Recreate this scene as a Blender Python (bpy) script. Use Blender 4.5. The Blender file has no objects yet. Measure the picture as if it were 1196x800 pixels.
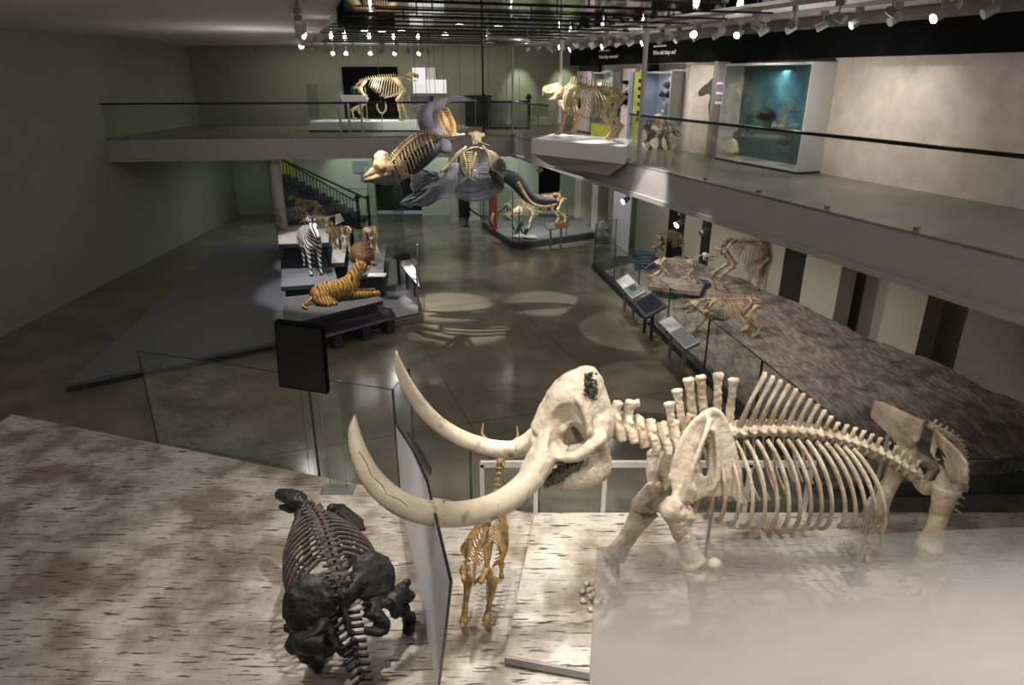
import bpy, math, random
from mathutils import Vector, Matrix, noise
random.seed(7)
V = Vector
C = bpy.context.scene.collection
# ---------- camera geometry (photo measured as 1196 x 800) ----------
F = 790.0
CAMH = 6.2
TH = math.atan((400 - 88) / F)
def ray(px, py):
    a = (px - 598) / F; b = (400 - py) / F
    return V((a, math.cos(TH) + b * math.sin(TH), -math.sin(TH) + b * math.cos(TH)))
def G(px, py, z):                     # measured point at height z
    r = ray(px, py); t = (z - CAMH) / r.z
    return V((r.x * t, r.y * t, z))
def D(px, py, y):                     # measured point at distance y
    r = ray(px, py); t = y / r.y
    return V((r.x * t, y, CAMH + r.z * t))
U = V((-.3206, .9472, 0))             # long axis of the right-hand gallery (towards the far end)
W = V((.9472, .3206, 0))              # across it, to the right

# ---------- materials ----------
MATS = {}
def nt(m):
    m.use_nodes = True
    return m.node_tree, m.node_tree.nodes, m.node_tree.links
def principled(name, col, rough=.6, metal=0, spec=.5, emit=None, es=0):
    m = bpy.data.materials.new(name); t, n, l = nt(m)
    b = n['Principled BSDF']
    b.inputs['Base Color'].default_value = (*col, 1)
    b.inputs['Roughness'].default_value = rough
    b.inputs['Metallic'].default_value = metal
    b.inputs['Specular IOR Level'].default_value = spec
    if emit:
        b.inputs['Emission Color'].default_value = (*emit, 1)
        b.inputs['Emission Strength'].default_value = es
    MATS[name] = m
    return m
def noisy(name, c1, c2, scale=8, rough=.6, stretch=(1, 1, 1), lo=.35, hi=.65, bump=0, bscale=None, detail=5, c3=None, s3=3, lo3=.55, hi3=.7, spec=.5, metal=0, rot=0, rrange=None):
    m = principled(name, c1, rough, metal, spec); t, n, l = nt(m); b = n['Principled BSDF']
    tc = n.new('ShaderNodeTexCoord'); mp = n.new('ShaderNodeMapping')
    mp.inputs['Scale'].default_value = stretch; mp.inputs['Rotation'].default_value = (0, 0, rot)
    l.new(tc.outputs['Object'], mp.inputs['Vector'])
    nz = n.new('ShaderNodeTexNoise'); nz.inputs['Scale'].default_value = scale; nz.inputs['Detail'].default_value = detail
    l.new(mp.outputs[0], nz.inputs['Vector'])
    r = n.new('ShaderNodeValToRGB'); r.color_ramp.elements[0].position = lo; r.color_ramp.elements[1].position = hi
    r.color_ramp.elements[0].color = (*c1, 1); r.color_ramp.elements[1].color = (*c2, 1)
    l.new(nz.outputs['Fac'], r.inputs['Fac']); out = r.outputs['Color']
    if c3:
        n2 = n.new('ShaderNodeTexNoise'); n2.inputs['Scale'].default_value = s3; n2.inputs['Detail'].default_value = 6
        l.new(tc.outputs['Object'], n2.inputs['Vector'])
        mr = n.new('ShaderNodeMapRange'); mr.inputs['From Min'].default_value = lo3; mr.inputs['From Max'].default_value = hi3
        l.new(n2.outputs['Fac'], mr.inputs['Value'])
        mx = n.new('ShaderNodeMix'); mx.data_type = 'RGBA'; l.new(mr.outputs[0], mx.inputs['Factor'])
        l.new(out, mx.inputs['A']); mx.inputs['B'].default_value = (*c3, 1); out = mx.outputs['Result']
    l.new(out, b.inputs['Base Color'])
    if rrange:
        m2 = n.new('ShaderNodeMapRange'); m2.inputs['From Min'].default_value = .3; m2.inputs['From Max'].default_value = .7
        m2.inputs['To Min'].default_value = rrange[0]; m2.inputs['To Max'].default_value = rrange[1]
        l.new(nz.outputs['Fac'], m2.inputs['Value']); l.new(m2.outputs[0], b.inputs['Roughness'])
    if bump:
        nb = n.new('ShaderNodeTexNoise'); nb.inputs['Scale'].default_value = bscale or scale * 3; nb.inputs['Detail'].default_value = 4
        l.new(mp.outputs[0], nb.inputs['Vector'])
        bp = n.new('ShaderNodeBump'); bp.inputs['Strength'].default_value = bump; bp.inputs['Distance'].default_value = .02
        l.new(nb.outputs['Fac'], bp.inputs['Height']); l.new(bp.outputs[0], b.inputs['Normal'])
    return m
def glass_mat(name, tint=(.80, .90, .85), refl=.10, milk=0, milkc=(.8, .8, .8)):
    m = bpy.data.materials.new(name); t, n, l = nt(m); n.clear()
    o = n.new('ShaderNodeOutputMaterial'); tr = n.new('ShaderNodeBsdfTransparent'); tr.inputs[0].default_value = (*tint, 1)
    gl = n.new('ShaderNodeBsdfGlossy'); gl.inputs['Roughness'].default_value = .02; gl.inputs['Color'].default_value = (.93, 1, .965, 1)
    fr = n.new('ShaderNodeLayerWeight'); fr.inputs['Blend'].default_value = .25
    mr = n.new('ShaderNodeMapRange'); mr.inputs['To Min'].default_value = refl * .5; mr.inputs['To Max'].default_value = .26
    l.new(fr.outputs['Fresnel'], mr.inputs['Value'])
    mx = n.new('ShaderNodeMixShader'); l.new(mr.outputs[0], mx.inputs[0]); l.new(tr.outputs[0], mx.inputs[1]); l.new(gl.outputs[0], mx.inputs[2])
    out = mx.outputs[0]
    if milk:
        df = n.new('ShaderNodeBsdfDiffuse'); df.inputs[0].default_value = (*milkc, 1)
        tl = n.new('ShaderNodeBsdfTranslucent'); tl.inputs[0].default_value = (*milkc, 1)
        ad = n.new('ShaderNodeMixShader'); ad.inputs[0].default_value = .5; l.new(df.outputs[0], ad.inputs[1]); l.new(tl.outputs[0], ad.inputs[2])
        m2 = n.new('ShaderNodeMixShader'); m2.inputs[0].default_value = milk
        l.new(out, m2.inputs[1]); l.new(ad.outputs[0], m2.inputs[2]); out = m2.outputs[0]
        m['milk'] = 1
    l.new(out, o.inputs[0]); MATS[name] = m
    return m

# ---------- mesh builder ----------
class MB:
    def __init__(s): s.v = []; s.f = []
    def add(s, vs, fs):
        o = len(s.v); s.v += [V(q) for q in vs]; s.f += [tuple(i + o for i in q) for q in fs]; return s
    def box(s, c, d, rz=0, rot=None, taper=1):
        c = V(c); R = rot if rot else Matrix.Rotation(rz, 3, 'Z'); x, y, z = d[0] / 2, d[1] / 2, d[2] / 2
        vs = [c + R @ V((a * x * (taper if e > 0 else 1), b * y * (taper if e > 0 else 1), e * z)) for e in (-1, 1) for b in (-1, 1) for a in (-1, 1)]
        return s.add(vs, [(0, 2, 3, 1), (4, 5, 7, 6), (0, 1, 5, 4), (2, 6, 7, 3), (0, 4, 6, 2), (1, 3, 7, 5)])
    def prism(s, pts, z0, z1, top=None):
        n = len(pts); tp = top or pts
        vs = [(p[0], p[1], z0) for p in pts] + [(p[0], p[1], z1) for p in tp]
        # orient
        ar = sum(pts[i][0] * pts[(i + 1) % n][1] - pts[(i + 1) % n][0] * pts[i][1] for i in range(n))
        fs = [tuple(reversed(range(n))), tuple(range(n, 2 * n))] + [(i, (i + 1) % n, n + (i + 1) % n, n + i) for i in range(n)]
        if ar < 0: fs = [tuple(reversed(f)) for f in fs]
        return s.add(vs, fs)
    def plate(s, pts, off):           # flat outline in 3D given a thickness vector
        off = V(off); pts = [V(p) for p in pts]; n = len(pts)
        vs = [p - off / 2 for p in pts] + [p + off / 2 for p in pts]
        nn = V((0, 0, 0))
        for i in range(n): nn += pts[i].cross(pts[(i + 1) % n])
        fs = [tuple(reversed(range(n))), tuple(range(n, 2 * n))] + [(i, (i + 1) % n, n + (i + 1) % n, n + i) for i in range(n)]
        if nn.dot(off) < 0: fs = [tuple(reversed(f)) for f in fs]
        return s.add(vs, fs)
    def tube(s, pts, r, n=8, flat=1.0, up=None, sub=0):
        pts = [V(p) for p in pts]
        if not hasattr(r, '__len__'): r = [r] * len(pts)
        r = list(r)
        if sub:                       # catmull-rom
            P = [pts[0] * 2 - pts[1]] + pts + [pts[-1] * 2 - pts[-2]]; R_ = [r[0]] + r + [r[-1]]; np_, nr = [], []
            for i in range(1, len(P) - 2):
                for k in range(sub):
                    t = k / sub; t2, t3 = t * t, t * t * t
                    f = lambda a, b, c, d: .5 * (2 * b + (c - a) * t + (2 * a - 5 * b + 4 * c - d) * t2 + (3 * b - a - 3 * c + d) * t3)
                    np_.append(f(P[i - 1], P[i], P[i + 1], P[i + 2])); nr.append(max(1e-4, f(R_[i - 1], R_[i], R_[i + 1], R_[i + 2])))
            pts = np_ + [pts[-1]]; r = nr + [r[-1]]
        m = len(pts); vs = []; prev = None
        for i in range(m):
            d = (pts[min(i + 1, m - 1)] - pts[max(i - 1, 0)]); d = d.normalized() if d.length > 1e-9 else V((0, 0, 1))
            if prev is None:
                a = V(up) if up else (V((0, 0, 1)) if abs(d.z) < .9 else V((1, 0, 0)))
            else: a = prev
            a = (a - d * a.dot(d)); a = a.normalized() if a.length > 1e-6 else d.orthogonal().normalized()
            prev = a; b = d.cross(a)
            for k in range(n):
                t = 2 * math.pi * k / n
                vs.append(pts[i] + a * (math.cos(t) * r[i]) + b * (math.sin(t) * r[i] * flat))
        fs = [(i * n + k, i * n + (k + 1) % n, (i + 1) * n + (k + 1) % n, (i + 1) * n + k) for i in range(m - 1) for k in range(n)]
        fs += [tuple(reversed(range(n))), tuple((m - 1) * n + k for k in range(n))]
        return s.add(vs, fs)
    def blob(s, c, r, rot=None, n=10, m=7, rough=0, seed=0):
        c = V(c); r = V(r) if hasattr(r, '__len__') else V((r, r, r)); vs = []
        for i in range(1, m):
            ph = math.pi * i / m
            for k in range(n):
                t = 2 * math.pi * k / n
                vs.append(V((math.sin(ph) * math.cos(t), math.sin(ph) * math.sin(t), math.cos(ph))))
        vs = [V((0, 0, 1))] + vs + [V((0, 0, -1))]; out = []
        for q in vs:
            k = 1 + (rough * noise.noise(q * 2.1 + V((seed, seed * 2.3, 0))) if rough else 0)
            w = V((q.x * r.x * k, q.y * r.y * k, q.z * r.z * k))
            out.append(c + (rot @ w if rot else w))
        fs = [(0, 1 + k, 1 + (k + 1) % n) for k in range(n)]
        for i in range(m - 2):
            for k in range(n): fs.append((1 + i * n + k, 1 + (i + 1) * n + k, 1 + (i + 1) * n + (k + 1) % n, 1 + i * n + (k + 1) % n))
        L = len(vs) - 1; fs += [(L, 1 + (m - 2) * n + (k + 1) % n, 1 + (m - 2) * n + k) for k in range(n)]
        return s.add(out, fs)
    def bone(s, a, b, r, e=1.7, n=8, bend=0, flat=1):
        a = V(a); b = V(b); d = b - a
        q = [(0, .5), (.03, .85), (.08, 1.0), (.15, .85), (.25, 1 / e * 1.2), (.5, 1 / e), (.75, 1 / e * 1.15), (.86, .85), (.93, 1.0), (.98, .8), (1, .45)]
        o = d.orthogonal().normalized() * bend * d.length
        return s.tube([a + d * t + o * math.sin(math.pi * t) for t, _ in q], [r * e * k for _, k in q], n, flat)
    def mirror(s):
        t = MB(); t.v = [V((q.x, -q.y, q.z)) for q in s.v]; t.f = [tuple(reversed(f)) for f in s.f]; return t
    def mesh(s, name):
        m = bpy.data.meshes.new(name); m.from_pydata([tuple(q) for q in s.v], [], s.f); m.update(); return m
    def build(s, name, mat, parent=None, smooth=False, mats=None, fuse=0, it=4, cut=None, disp=0, dscale=.1):
        off = V((0, 0, 0)); o_ = parent; loc = None
        if parent:
            if not parent.get('_local'):
                while o_: off += o_.location; o_ = o_.parent
        elif s.v:
            xs = [q.x for q in s.v]; ys = [q.y for q in s.v]; zs = [q.z for q in s.v]
            loc = off = V(((min(xs) + max(xs)) / 2, (min(ys) + max(ys)) / 2, min(zs)))
        t = MB(); t.v = [q - off for q in s.v]; t.f = s.f
        if fuse:
            c = None
            if cut: c = MB(); c.v = [q - off for q in cut.v]; c.f = cut.f
            me = fused(t, name, fuse, it, c, disp, dscale)
        else: me = t.mesh(name)
        if smooth or fuse:
            me.polygons.foreach_set('use_smooth', [True] * len(me.polygons))
        if mats:
            for q in mats: me.materials.append(MATS[q])
        else: me.materials.append(MATS[mat])
        ob = bpy.data.objects.new(name, me); C.objects.link(ob)
        if parent: ob.parent = parent; ob['_local'] = parent.get('_local', 0)
        else: ob.location = loc
        return ob
def fused(mb, name, vox, it, cut, disp, dscale):
    ob = bpy.data.objects.new('tmp', mb.mesh('tmp')); C.objects.link(ob); co = None
    m = ob.modifiers.new('r', 'REMESH'); m.mode = 'VOXEL'; m.voxel_size = vox
    if it:
        m = ob.modifiers.new('s', 'SMOOTH'); m.iterations = it; m.factor = .6
    if cut:
        co = bpy.data.objects.new('tmpc', cut.mesh('tmpc')); C.objects.link(co)
        m = co.modifiers.new('r', 'REMESH'); m.mode = 'VOXEL'; m.voxel_size = vox
        m = ob.modifiers.new('b', 'BOOLEAN'); m.object = co; m.operation = 'DIFFERENCE'; m.solver = 'EXACT'
        m = ob.modifiers.new('r2', 'REMESH'); m.mode = 'VOXEL'; m.voxel_size = vox
        m = ob.modifiers.new('s2', 'SMOOTH'); m.iterations = 2; m.factor = .5
    bpy.context.view_layer.update()
    dg = bpy.context.evaluated_depsgraph_get()
    me = bpy.data.meshes.new_from_object(ob.evaluated_get(dg)); me.name = name
    for o in (ob, co):
        if o:
            d = o.data; bpy.data.objects.remove(o); bpy.data.meshes.remove(d)
    if disp:
        nr = [v.normal.copy() for v in me.vertices]
        for v, q in zip(me.vertices, nr):
            k = noise.noise(v.co / dscale) + .5 * noise.noise(v.co / dscale * 2.3)
            v.co += q * disp * k
    me.update()
    me.materials.clear()
    return me
def tag(o, label=None, cat=None, group=None, kind=None):
    if label: o['label'] = label
    if cat: o['category'] = cat
    if group: o['group'] = group
    if kind: o['kind'] = kind
    return o
def thing(name, label, cat, loc=(0, 0, 0), rz=0, group=None, local=False):
    o = bpy.data.objects.new(name, None); C.objects.link(o); o.location = loc; o.rotation_euler = (0, 0, rz)
    o.empty_display_size = .1
    o['_local'] = 1 if local else 0
    return tag(o, label, cat, group)
def copy_tree(o, parent=None):
    kids = [k for k in KIDS.get(o.name, [])] or [k for k in bpy.data.objects if k.parent == o]
    c = o.copy(); C.objects.link(c); c.parent = parent
    for k in kids: copy_tree(k, c)
    return c
KIDS = {}
def struct(name, mb, mat, **k):
    o = mb.build(name, mat, **k); o['kind'] = 'structure'; return o
# ---------- material palette ----------
noisy('bone', (.56, .43, .26), (.27, .18, .09), 9, .55, lo=.45, hi=.75, bump=.35, bscale=40, c3=(.20, .13, .08), s3=14, lo3=.62, hi3=.75)
noisy('bone_pale', (.60, .52, .41), (.40, .31, .21), 4.5, .5, lo=.42, hi=.62, bump=.7, bscale=26, c3=(.26, .19, .13), s3=7, lo3=.60, hi3=.80, detail=8)
noisy('bone_clean', (.64, .56, .44), (.48, .40, .30), 3, .5, lo=.42, hi=.68, bump=.6, bscale=16, c3=(.30, .24, .19), s3=5, lo3=.54, hi3=.72, detail=9)
noisy('bone_shadow', (.45, .40, .33), (.25, .21, .17), 6, .6, bump=.4, bscale=30)
noisy('tusk', (.70, .61, .47), (.50, .41, .30), 3, .34, lo=.42, hi=.66, bump=.2, bscale=18, c3=(.22, .16, .11), s3=5, lo3=.60, hi3=.70, detail=8)
noisy('bone_gold', (.48, .31, .10), (.24, .15, .06), 12, .45, bump=.2, c3=(.10, .07, .03), s3=8)
noisy('bone_amber', (.50, .26, .08), (.68, .48, .24), 9, .5)
noisy('bone_black', (.008, .008, .009), (.026, .025, .026), 10, .5, bump=.35, bscale=40)
noisy('bone_brown', (.125, .095, .085), (.06, .048, .045), 10, .55, bump=.4, bscale=50)
noisy('bone_dim', (.45, .36, .25), (.22, .16, .10), 9, .6, lo=.4, hi=.7)
noisy('teeth_dark', (.05, .04, .03), (.14, .12, .09), 20, .5, bump=.6)
noisy('whale_hide', (.15, .145, .185), (.22, .21, .26), 5, .55)
noisy('hide_dark', (.026, .028, .034), (.045, .048, .058), 7, .6, bump=.3, bscale=20)
principled('black', (.003, .003, .0035), .9, 0, .1)
principled('black_rail', (.01, .012, .012), .35)
principled('soft_black', (.012, .014, .013), .8)
principled('white', (.75, .74, .72), .5)
principled('white_board', (.72, .71, .76), .35)
principled('board_edge', (.012, .012, .02), .3)
principled('grey_metal', (.35, .36, .36), .35, .7)
principled('white_metal', (.55, .55, .52), .4)
principled('cable', (.08, .08, .08), .4, .5)
principled('edge_green', (.03, .07, .055), .15)
principled('sign_white', (.9, .9, .88), .5)
principled('screen', (.012, .014, .028), .35)
principled('red_post', (.15, .03, .022), .4)
principled('sign_red', (.75, .17, .09), .4)
principled('blue_box', (.02, .07, .11), .5)
principled('purple_dark', (.03, .018, .032), .12, 0, .8)
principled('photo_grey', (.20, .23, .24), .3)
principled('photo_dark', (.06, .09, .08), .3)
principled('lamp_glow', (1, 1, 1), .5, emit=(1, .95, .88), es=60)
principled('downlight_glow', (1, 1, 1), .5, emit=(1, .97, .9), es=14)
principled('white_lit', (.9, .9, .9), .5, emit=(.9, .92, 1), es=.28)
principled('plinth_lit', (.8, .86, .83), .5)
noisy('wall_olive', (.25, .26, .185), (.235, .245, .175), 2, .85)
noisy('wall_green', (.37, .42, .33), (.35, .40, .31), 2, .85)
noisy('wall_leaf', (.22, .34, .15), (.20, .31, .13), 2, .8)
noisy('wall_warm', (.42, .40, .34), (.39, .37, .31), 2, .85)
noisy('ceiling_paint', (.56, .51, .48), (.53, .49, .46), 2, .9)
noisy('fascia_paint', (.40, .38, .385), (.38, .36, .365), 3, .8)
noisy('panel_cream', (.70, .62, .55), (.60, .50, .44), 3, .6)
noisy('panel_pink', (.62, .52, .50), (.50, .40, .40), 3, .6)
noisy('panel_yellow', (.50, .52, .05), (.34, .38, .05), 3, .5)
noisy('panel_blue', (.15, .20, .30), (.22, .27, .38), 3, .4)
noisy('panel_teal', (.05, .16, .18), (.02, .08, .12), 3, .25)
noisy('panel_purple', (.22, .16, .20), (.14, .10, .14), 3, .4)
noisy('deck_floor', (.17, .155, .13), (.24, .22, .19), 1.5, .3)
noisy('carpet', (.09, .095, .105), (.21, .21, .23), 60, .9, lo=.35, hi=.65, bump=.5, bscale=120)
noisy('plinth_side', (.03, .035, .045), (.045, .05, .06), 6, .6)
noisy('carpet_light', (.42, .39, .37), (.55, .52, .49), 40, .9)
noisy('rock', (.34, .28, .235), (.15, .135, .125), 5, .85, stretch=(3.2, .55, 1), rot=-.33, lo=.38, hi=.62, bump=.9, bscale=14, c3=(.10, .08, .065), s3=2.2, lo3=.5, hi3=.7)
noisy('rock_shelf', (.33, .27, .22), (.22, .18, .15), 6, .8, bump=.5)
noisy('floor_polished', (.17, .155, .115), (.105, .10, .075), .35, .2, lo=.3, hi=.7, c3=(.24, .205, .16), s3=.9, lo3=.45, hi3=.75, rrange=(.09, .22))
# cream stone with broken dark bedding lines, laid in rows
def stone():
    m = principled('stone', (.6, .55, .48), .75); t, n, l = nt(m); b = n['Principled BSDF']
    tc = n.new('ShaderNodeTexCoord'); mp = n.new('ShaderNodeMapping'); mp.inputs['Rotation'].default_value = (0, 0, .06)
    l.new(tc.outputs['Object'], mp.inputs[0])
    br = n.new('ShaderNodeTexBrick'); br.inputs['Scale'].default_value = 1; br.inputs['Brick Width'].default_value = .42; br.inputs['Row Height'].default_value = .10
    br.inputs['Mortar Size'].default_value = .0022; br.inputs['Mortar Smooth'].default_value = .3; br.offset = .37
    br.inputs['Color1'].default_value = (.68, .63, .57, 1); br.inputs['Color2'].default_value = (.60, .545, .48, 1); br.inputs['Mortar'].default_value = (.44, .39, .33, 1)
    l.new(mp.outputs[0], br.inputs['Vector'])
    m2 = n.new('ShaderNodeMapping'); m2.inputs['Scale'].default_value = (3.6, 36, 1); m2.inputs['Rotation'].default_value = (0, 0, .06); l.new(tc.outputs['Object'], m2.inputs[0])
    nz = n.new('ShaderNodeTexNoise'); nz.inputs['Scale'].default_value = 1; nz.inputs['Detail'].default_value = 2; l.new(m2.outputs[0], nz.inputs['Vector'])
    mr = n.new('ShaderNodeMapRange'); mr.inputs['From Min'].default_value = .60; mr.inputs['From Max'].default_value = .66; l.new(nz.outputs['Fac'], mr.inputs['Value'])
    big = n.new('ShaderNodeTexNoise'); big.inputs['Scale'].default_value = 1.6; big.inputs['Detail'].default_value = 7; l.new(tc.outputs['Object'], big.inputs['Vector'])
    rp = n.new('ShaderNodeValToRGB'); rp.color_ramp.elements[0].position = .38; rp.color_ramp.elements[0].color = (.46, .40, .35, 1)
    rp.color_ramp.elements[1].position = .58; rp.color_ramp.elements[1].color = (1, 1, 1, 1); l.new(big.outputs['Fac'], rp.inputs[0])
    mu = n.new('ShaderNodeMix'); mu.data_type = 'RGBA'; mu.blend_type = 'MULTIPLY'; mu.inputs['Factor'].default_value = 1
    l.new(br.outputs['Color'], mu.inputs['A']); l.new(rp.outputs[0], mu.inputs['B'])
    mx = n.new('ShaderNodeMix'); mx.data_type = 'RGBA'; l.new(mr.outputs[0], mx.inputs['Factor']); l.new(mu.outputs['Result'], mx.inputs['A']); mx.inputs['B'].default_value = (.10, .075, .055, 1)
    l.new(mx.outputs['Result'], b.inputs['Base Color'])
    bp = n.new('ShaderNodeBump'); bp.inputs['Strength'].default_value = .4; bp.inputs['Distance'].default_value = .01; bp.invert = True
    l.new(mr.outputs[0], bp.inputs['Height']); l.new(bp.outputs[0], b.inputs['Normal'])
stone()
def striped(name, base, dark, scale, direction='X', dist=3, th=.5, belly=None):
    m = principled(name, base, .8); t, n, l = nt(m); b = n['Principled BSDF']
    tc = n.new('ShaderNodeTexCoord'); wv = n.new('ShaderNodeTexWave'); wv.bands_direction = direction
    wv.inputs['Scale'].default_value = scale; wv.inputs['Distortion'].default_value = dist; wv.inputs['Detail'].default_value = 1.5; wv.inputs['Detail Scale'].default_value = 1.2
    l.new(tc.outputs['Object'], wv.inputs['Vector'])
    r = n.new('ShaderNodeValToRGB'); r.color_ramp.elements[0].position = th - .05; r.color_ramp.elements[1].position = th + .05
    r.color_ramp.elements[0].color = (*dark, 1); r.color_ramp.elements[1].color = (*base, 1)
    l.new(wv.outputs['Fac'], r.inputs[0]); l.new(r.outputs[0], b.inputs['Base Color'])
striped('zebra_coat', (.72, .68, .64), (.02, .018, .02), 4.2, 'DIAGONAL', 1.5, .5)
striped('tiger_coat', (.56, .31, .075), (.03, .02, .015), 3.6, 'X', 9.0, .17)
principled('tiger_plain', (.62, .34, .07), .8)
principled('fur_white', (.7, .64, .52), .85)
noisy('llama_coat', (.20, .115, .06), (.13, .07, .035), 14, .9, bump=.8, bscale=60)
principled('llama_face', (.42, .36, .28), .85)
principled('hoof', (.03, .025, .02), .5)
glass_mat('glass', (.968, .985, .976), .06)
glass_mat('glass_clear', (.97, .975, .975), .04)
glass_mat('acrylic', (.90, .93, .92), .12)
glass_mat('whale_film', (.66, .66, .70), .10, milk=.46, milkc=(.15, .155, .185))
glass_mat('painted_haze_glass', (.90, .90, .90), .10, milk=.38, milkc=(.78, .74, .73))
# near pane: reflected haze painted as milk, thicker towards the bottom in soft patches
def painted_haze():
    m = MATS['painted_haze_glass']; t, n, l = nt(m)
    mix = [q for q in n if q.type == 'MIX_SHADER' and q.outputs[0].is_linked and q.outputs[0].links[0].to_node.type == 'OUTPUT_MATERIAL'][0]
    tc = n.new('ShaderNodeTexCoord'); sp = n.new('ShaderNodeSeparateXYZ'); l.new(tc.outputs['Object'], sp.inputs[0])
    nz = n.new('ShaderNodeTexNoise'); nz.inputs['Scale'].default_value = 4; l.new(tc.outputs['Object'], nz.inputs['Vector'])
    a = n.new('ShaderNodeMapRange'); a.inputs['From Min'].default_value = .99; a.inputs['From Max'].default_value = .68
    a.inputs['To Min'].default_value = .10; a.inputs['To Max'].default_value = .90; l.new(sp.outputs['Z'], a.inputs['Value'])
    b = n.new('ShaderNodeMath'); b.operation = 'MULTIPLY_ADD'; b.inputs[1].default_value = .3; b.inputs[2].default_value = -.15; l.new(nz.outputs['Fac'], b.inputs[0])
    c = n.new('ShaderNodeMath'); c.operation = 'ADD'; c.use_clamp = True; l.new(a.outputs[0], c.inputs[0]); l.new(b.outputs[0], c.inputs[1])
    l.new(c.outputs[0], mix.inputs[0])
painted_haze()
principled('wall_text', (.85, .85, .82), .6)
noisy('mirror_ceiling', (.30, .31, .30), (.27, .28, .275), 1, .05, metal=1)
principled('fixture_grey', (.30, .29, .28), .5)
principled('leaf_green', (.02, .06, .02), .5)

principled('horse_dark', (.035, .03, .03), .6)
# =====================================================================  THE ROOM
ZF, ZC = 4.3, 7.3
XL, XR, YN, YF = -13.0, 12.0, -4.0, 32.2
fl = MB().box(((XL + XR) / 2, (YN + YF) / 2, -.1), (XR - XL + .6, YF - YN + .6, .2)); struct('floor', fl, 'floor_polished')
# expansion joints cut in the floor, running with the gallery
jm = MB()
for k in (-5.6, -2.6, 0.55, 3.6):
    a = V((.4, 16, 0)) + W * k + U * 16; b = V((.4, 16, 0)) + W * k - U * 8
    jm.box(((a + b) / 2), (.012, (a - b).length, .004), rz=math.atan2(-U.x, U.y))
for k in (-2, 5, 12):
    c = V((.4, 14, 0)) + U * k
    jm.box(c, (12, .012, .004), rz=math.atan2(W.y, W.x))
struct('trim_1', jm, 'soft_black')
# ground-floor walls
def wall_seg(mb, a, b, z0, z1, th=.25, side=1):
    a = V((*a, 0)); b = V((*b, 0)); d = (b - a).normalized(); n = V((-d.y, d.x, 0)) * side
    c = (a + b) / 2 + n * th / 2
    mb.box((c.x, c.y, (z0 + z1) / 2), ((b - a).length, th, z1 - z0), rz=math.atan2(d.y, d.x))
# far wall of the ground floor: green with three dark openings (built as returns round each opening)
fw = MB(); yb = YF
ops = [(-6.45, -4.28, 2.72), (1.25, 2.25, 2.9)]           # openings x0, x1, height
xs = [XL]
for x0, x1, h in ops:
    wall_seg(fw, (xs[-1], yb), (x0, yb), 0, 3.6); fw.box(((x0 + x1) / 2, yb + .125, (h + 3.6) / 2), (x1 - x0, .25, 3.6 - h)); xs.append(x1)
wall_seg(fw, (xs[-1], yb), (XR, yb), 0, 3.6)
struct('wall_far', fw, 'wall_green')
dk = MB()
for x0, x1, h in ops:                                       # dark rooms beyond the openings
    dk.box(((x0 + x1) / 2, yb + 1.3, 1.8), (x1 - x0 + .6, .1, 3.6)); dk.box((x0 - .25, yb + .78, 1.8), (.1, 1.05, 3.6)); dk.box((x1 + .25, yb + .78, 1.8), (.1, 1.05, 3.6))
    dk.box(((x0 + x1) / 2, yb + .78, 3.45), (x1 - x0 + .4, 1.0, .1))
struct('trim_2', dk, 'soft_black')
# upper walls
uf = MB(); wall_seg(uf, (XL, 29.5), (2.9, 29.5), ZF, ZC); struct('wall_far_upper', uf, 'wall_olive')
ul = MB(); wall_seg(ul, (XL, YN), (XL, 29.5), ZF, ZC); wall_seg(ul, (XL, YN), (XL, YF), -.05, ZF); struct('wall_left', ul, 'wall_olive')
bk = MB(); wall_seg(bk, (XL, YN), (XR, YN), 0, ZC, side=-1); struct('wall_back', bk, 'wall_olive')
# right-hand gallery wall, upper floor: starts at E0 and runs towards the viewer
E0 = V((2.5, 26, 0)); WD = -U
def EW(s, off=0): return E0 + WD * s - W * off               # off = distance out into the gallery
a, b = EW(0), EW(27)
gw = MB(); wall_seg(gw, (a.x, a.y), (b.x, b.y), ZF, ZC, th=.3, side=1)
struct('wall_right', gw, 'panel_cream')
rt = MB(); a2 = a + W * .3; wall_seg(rt, (2.75, 29.5), (a2.x - .1, a2.y), ZF, ZC, side=1); struct('wall_return', rt, 'wall_olive')
rl = MB(); PR0 = V((2.9, 30.5, 0)); xx = (XR - PR0.x - .6)
# ground floor right: dark back wall with pale pillars standing before it
q0 = PR0 + W * 1.15 + U * 1.6; q1 = PR0 + W * 1.15 - U * 34; wall_seg(rl, (q0.x, q0.y), (q1.x, q1.y), 0, 3.6, side=1); struct('wall_right_lower', rl, 'wall_warm')
def pillar(s0, s1, mat, depth=.5, h=3.6, label=''):
    m = MB(); a = PR0 - U * s0; b = PR0 - U * s1; c = (a + b) / 2 + W * depth / 2
    m.box((c.x, c.y, h / 2), (abs(s1 - s0), depth, h), rz=math.atan2(-U.y, -U.x))
    return m
k = 3
for s0, s1, mt in ((-.25, .42, 'wall_warm'), (1.55, 2.15, 'wall_warm'), (3.6, 4.6, 'wall_leaf'), (5.5, 7.75, 'wall_warm'), (8.75, 9.75, 'wall_warm'), (10.25, 13.6, 'wall_warm'), (14.4, 15.6, 'wall_warm'), (17, 18, 'wall_warm'), (20, 21, 'wall_warm')):
    struct('trim_%d' % k, pillar(s0, s1, mt), mt); k += 1
for s0, s1 in ((7.75, 8.75), (9.75, 10.25), (13.6, 14.4)):   # black slabs painted in for the shade of doorways between the pillars
    struct('trim_%d' % k, pillar(s0, s1, 'x', .06), 'soft_black'); k += 1
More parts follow.
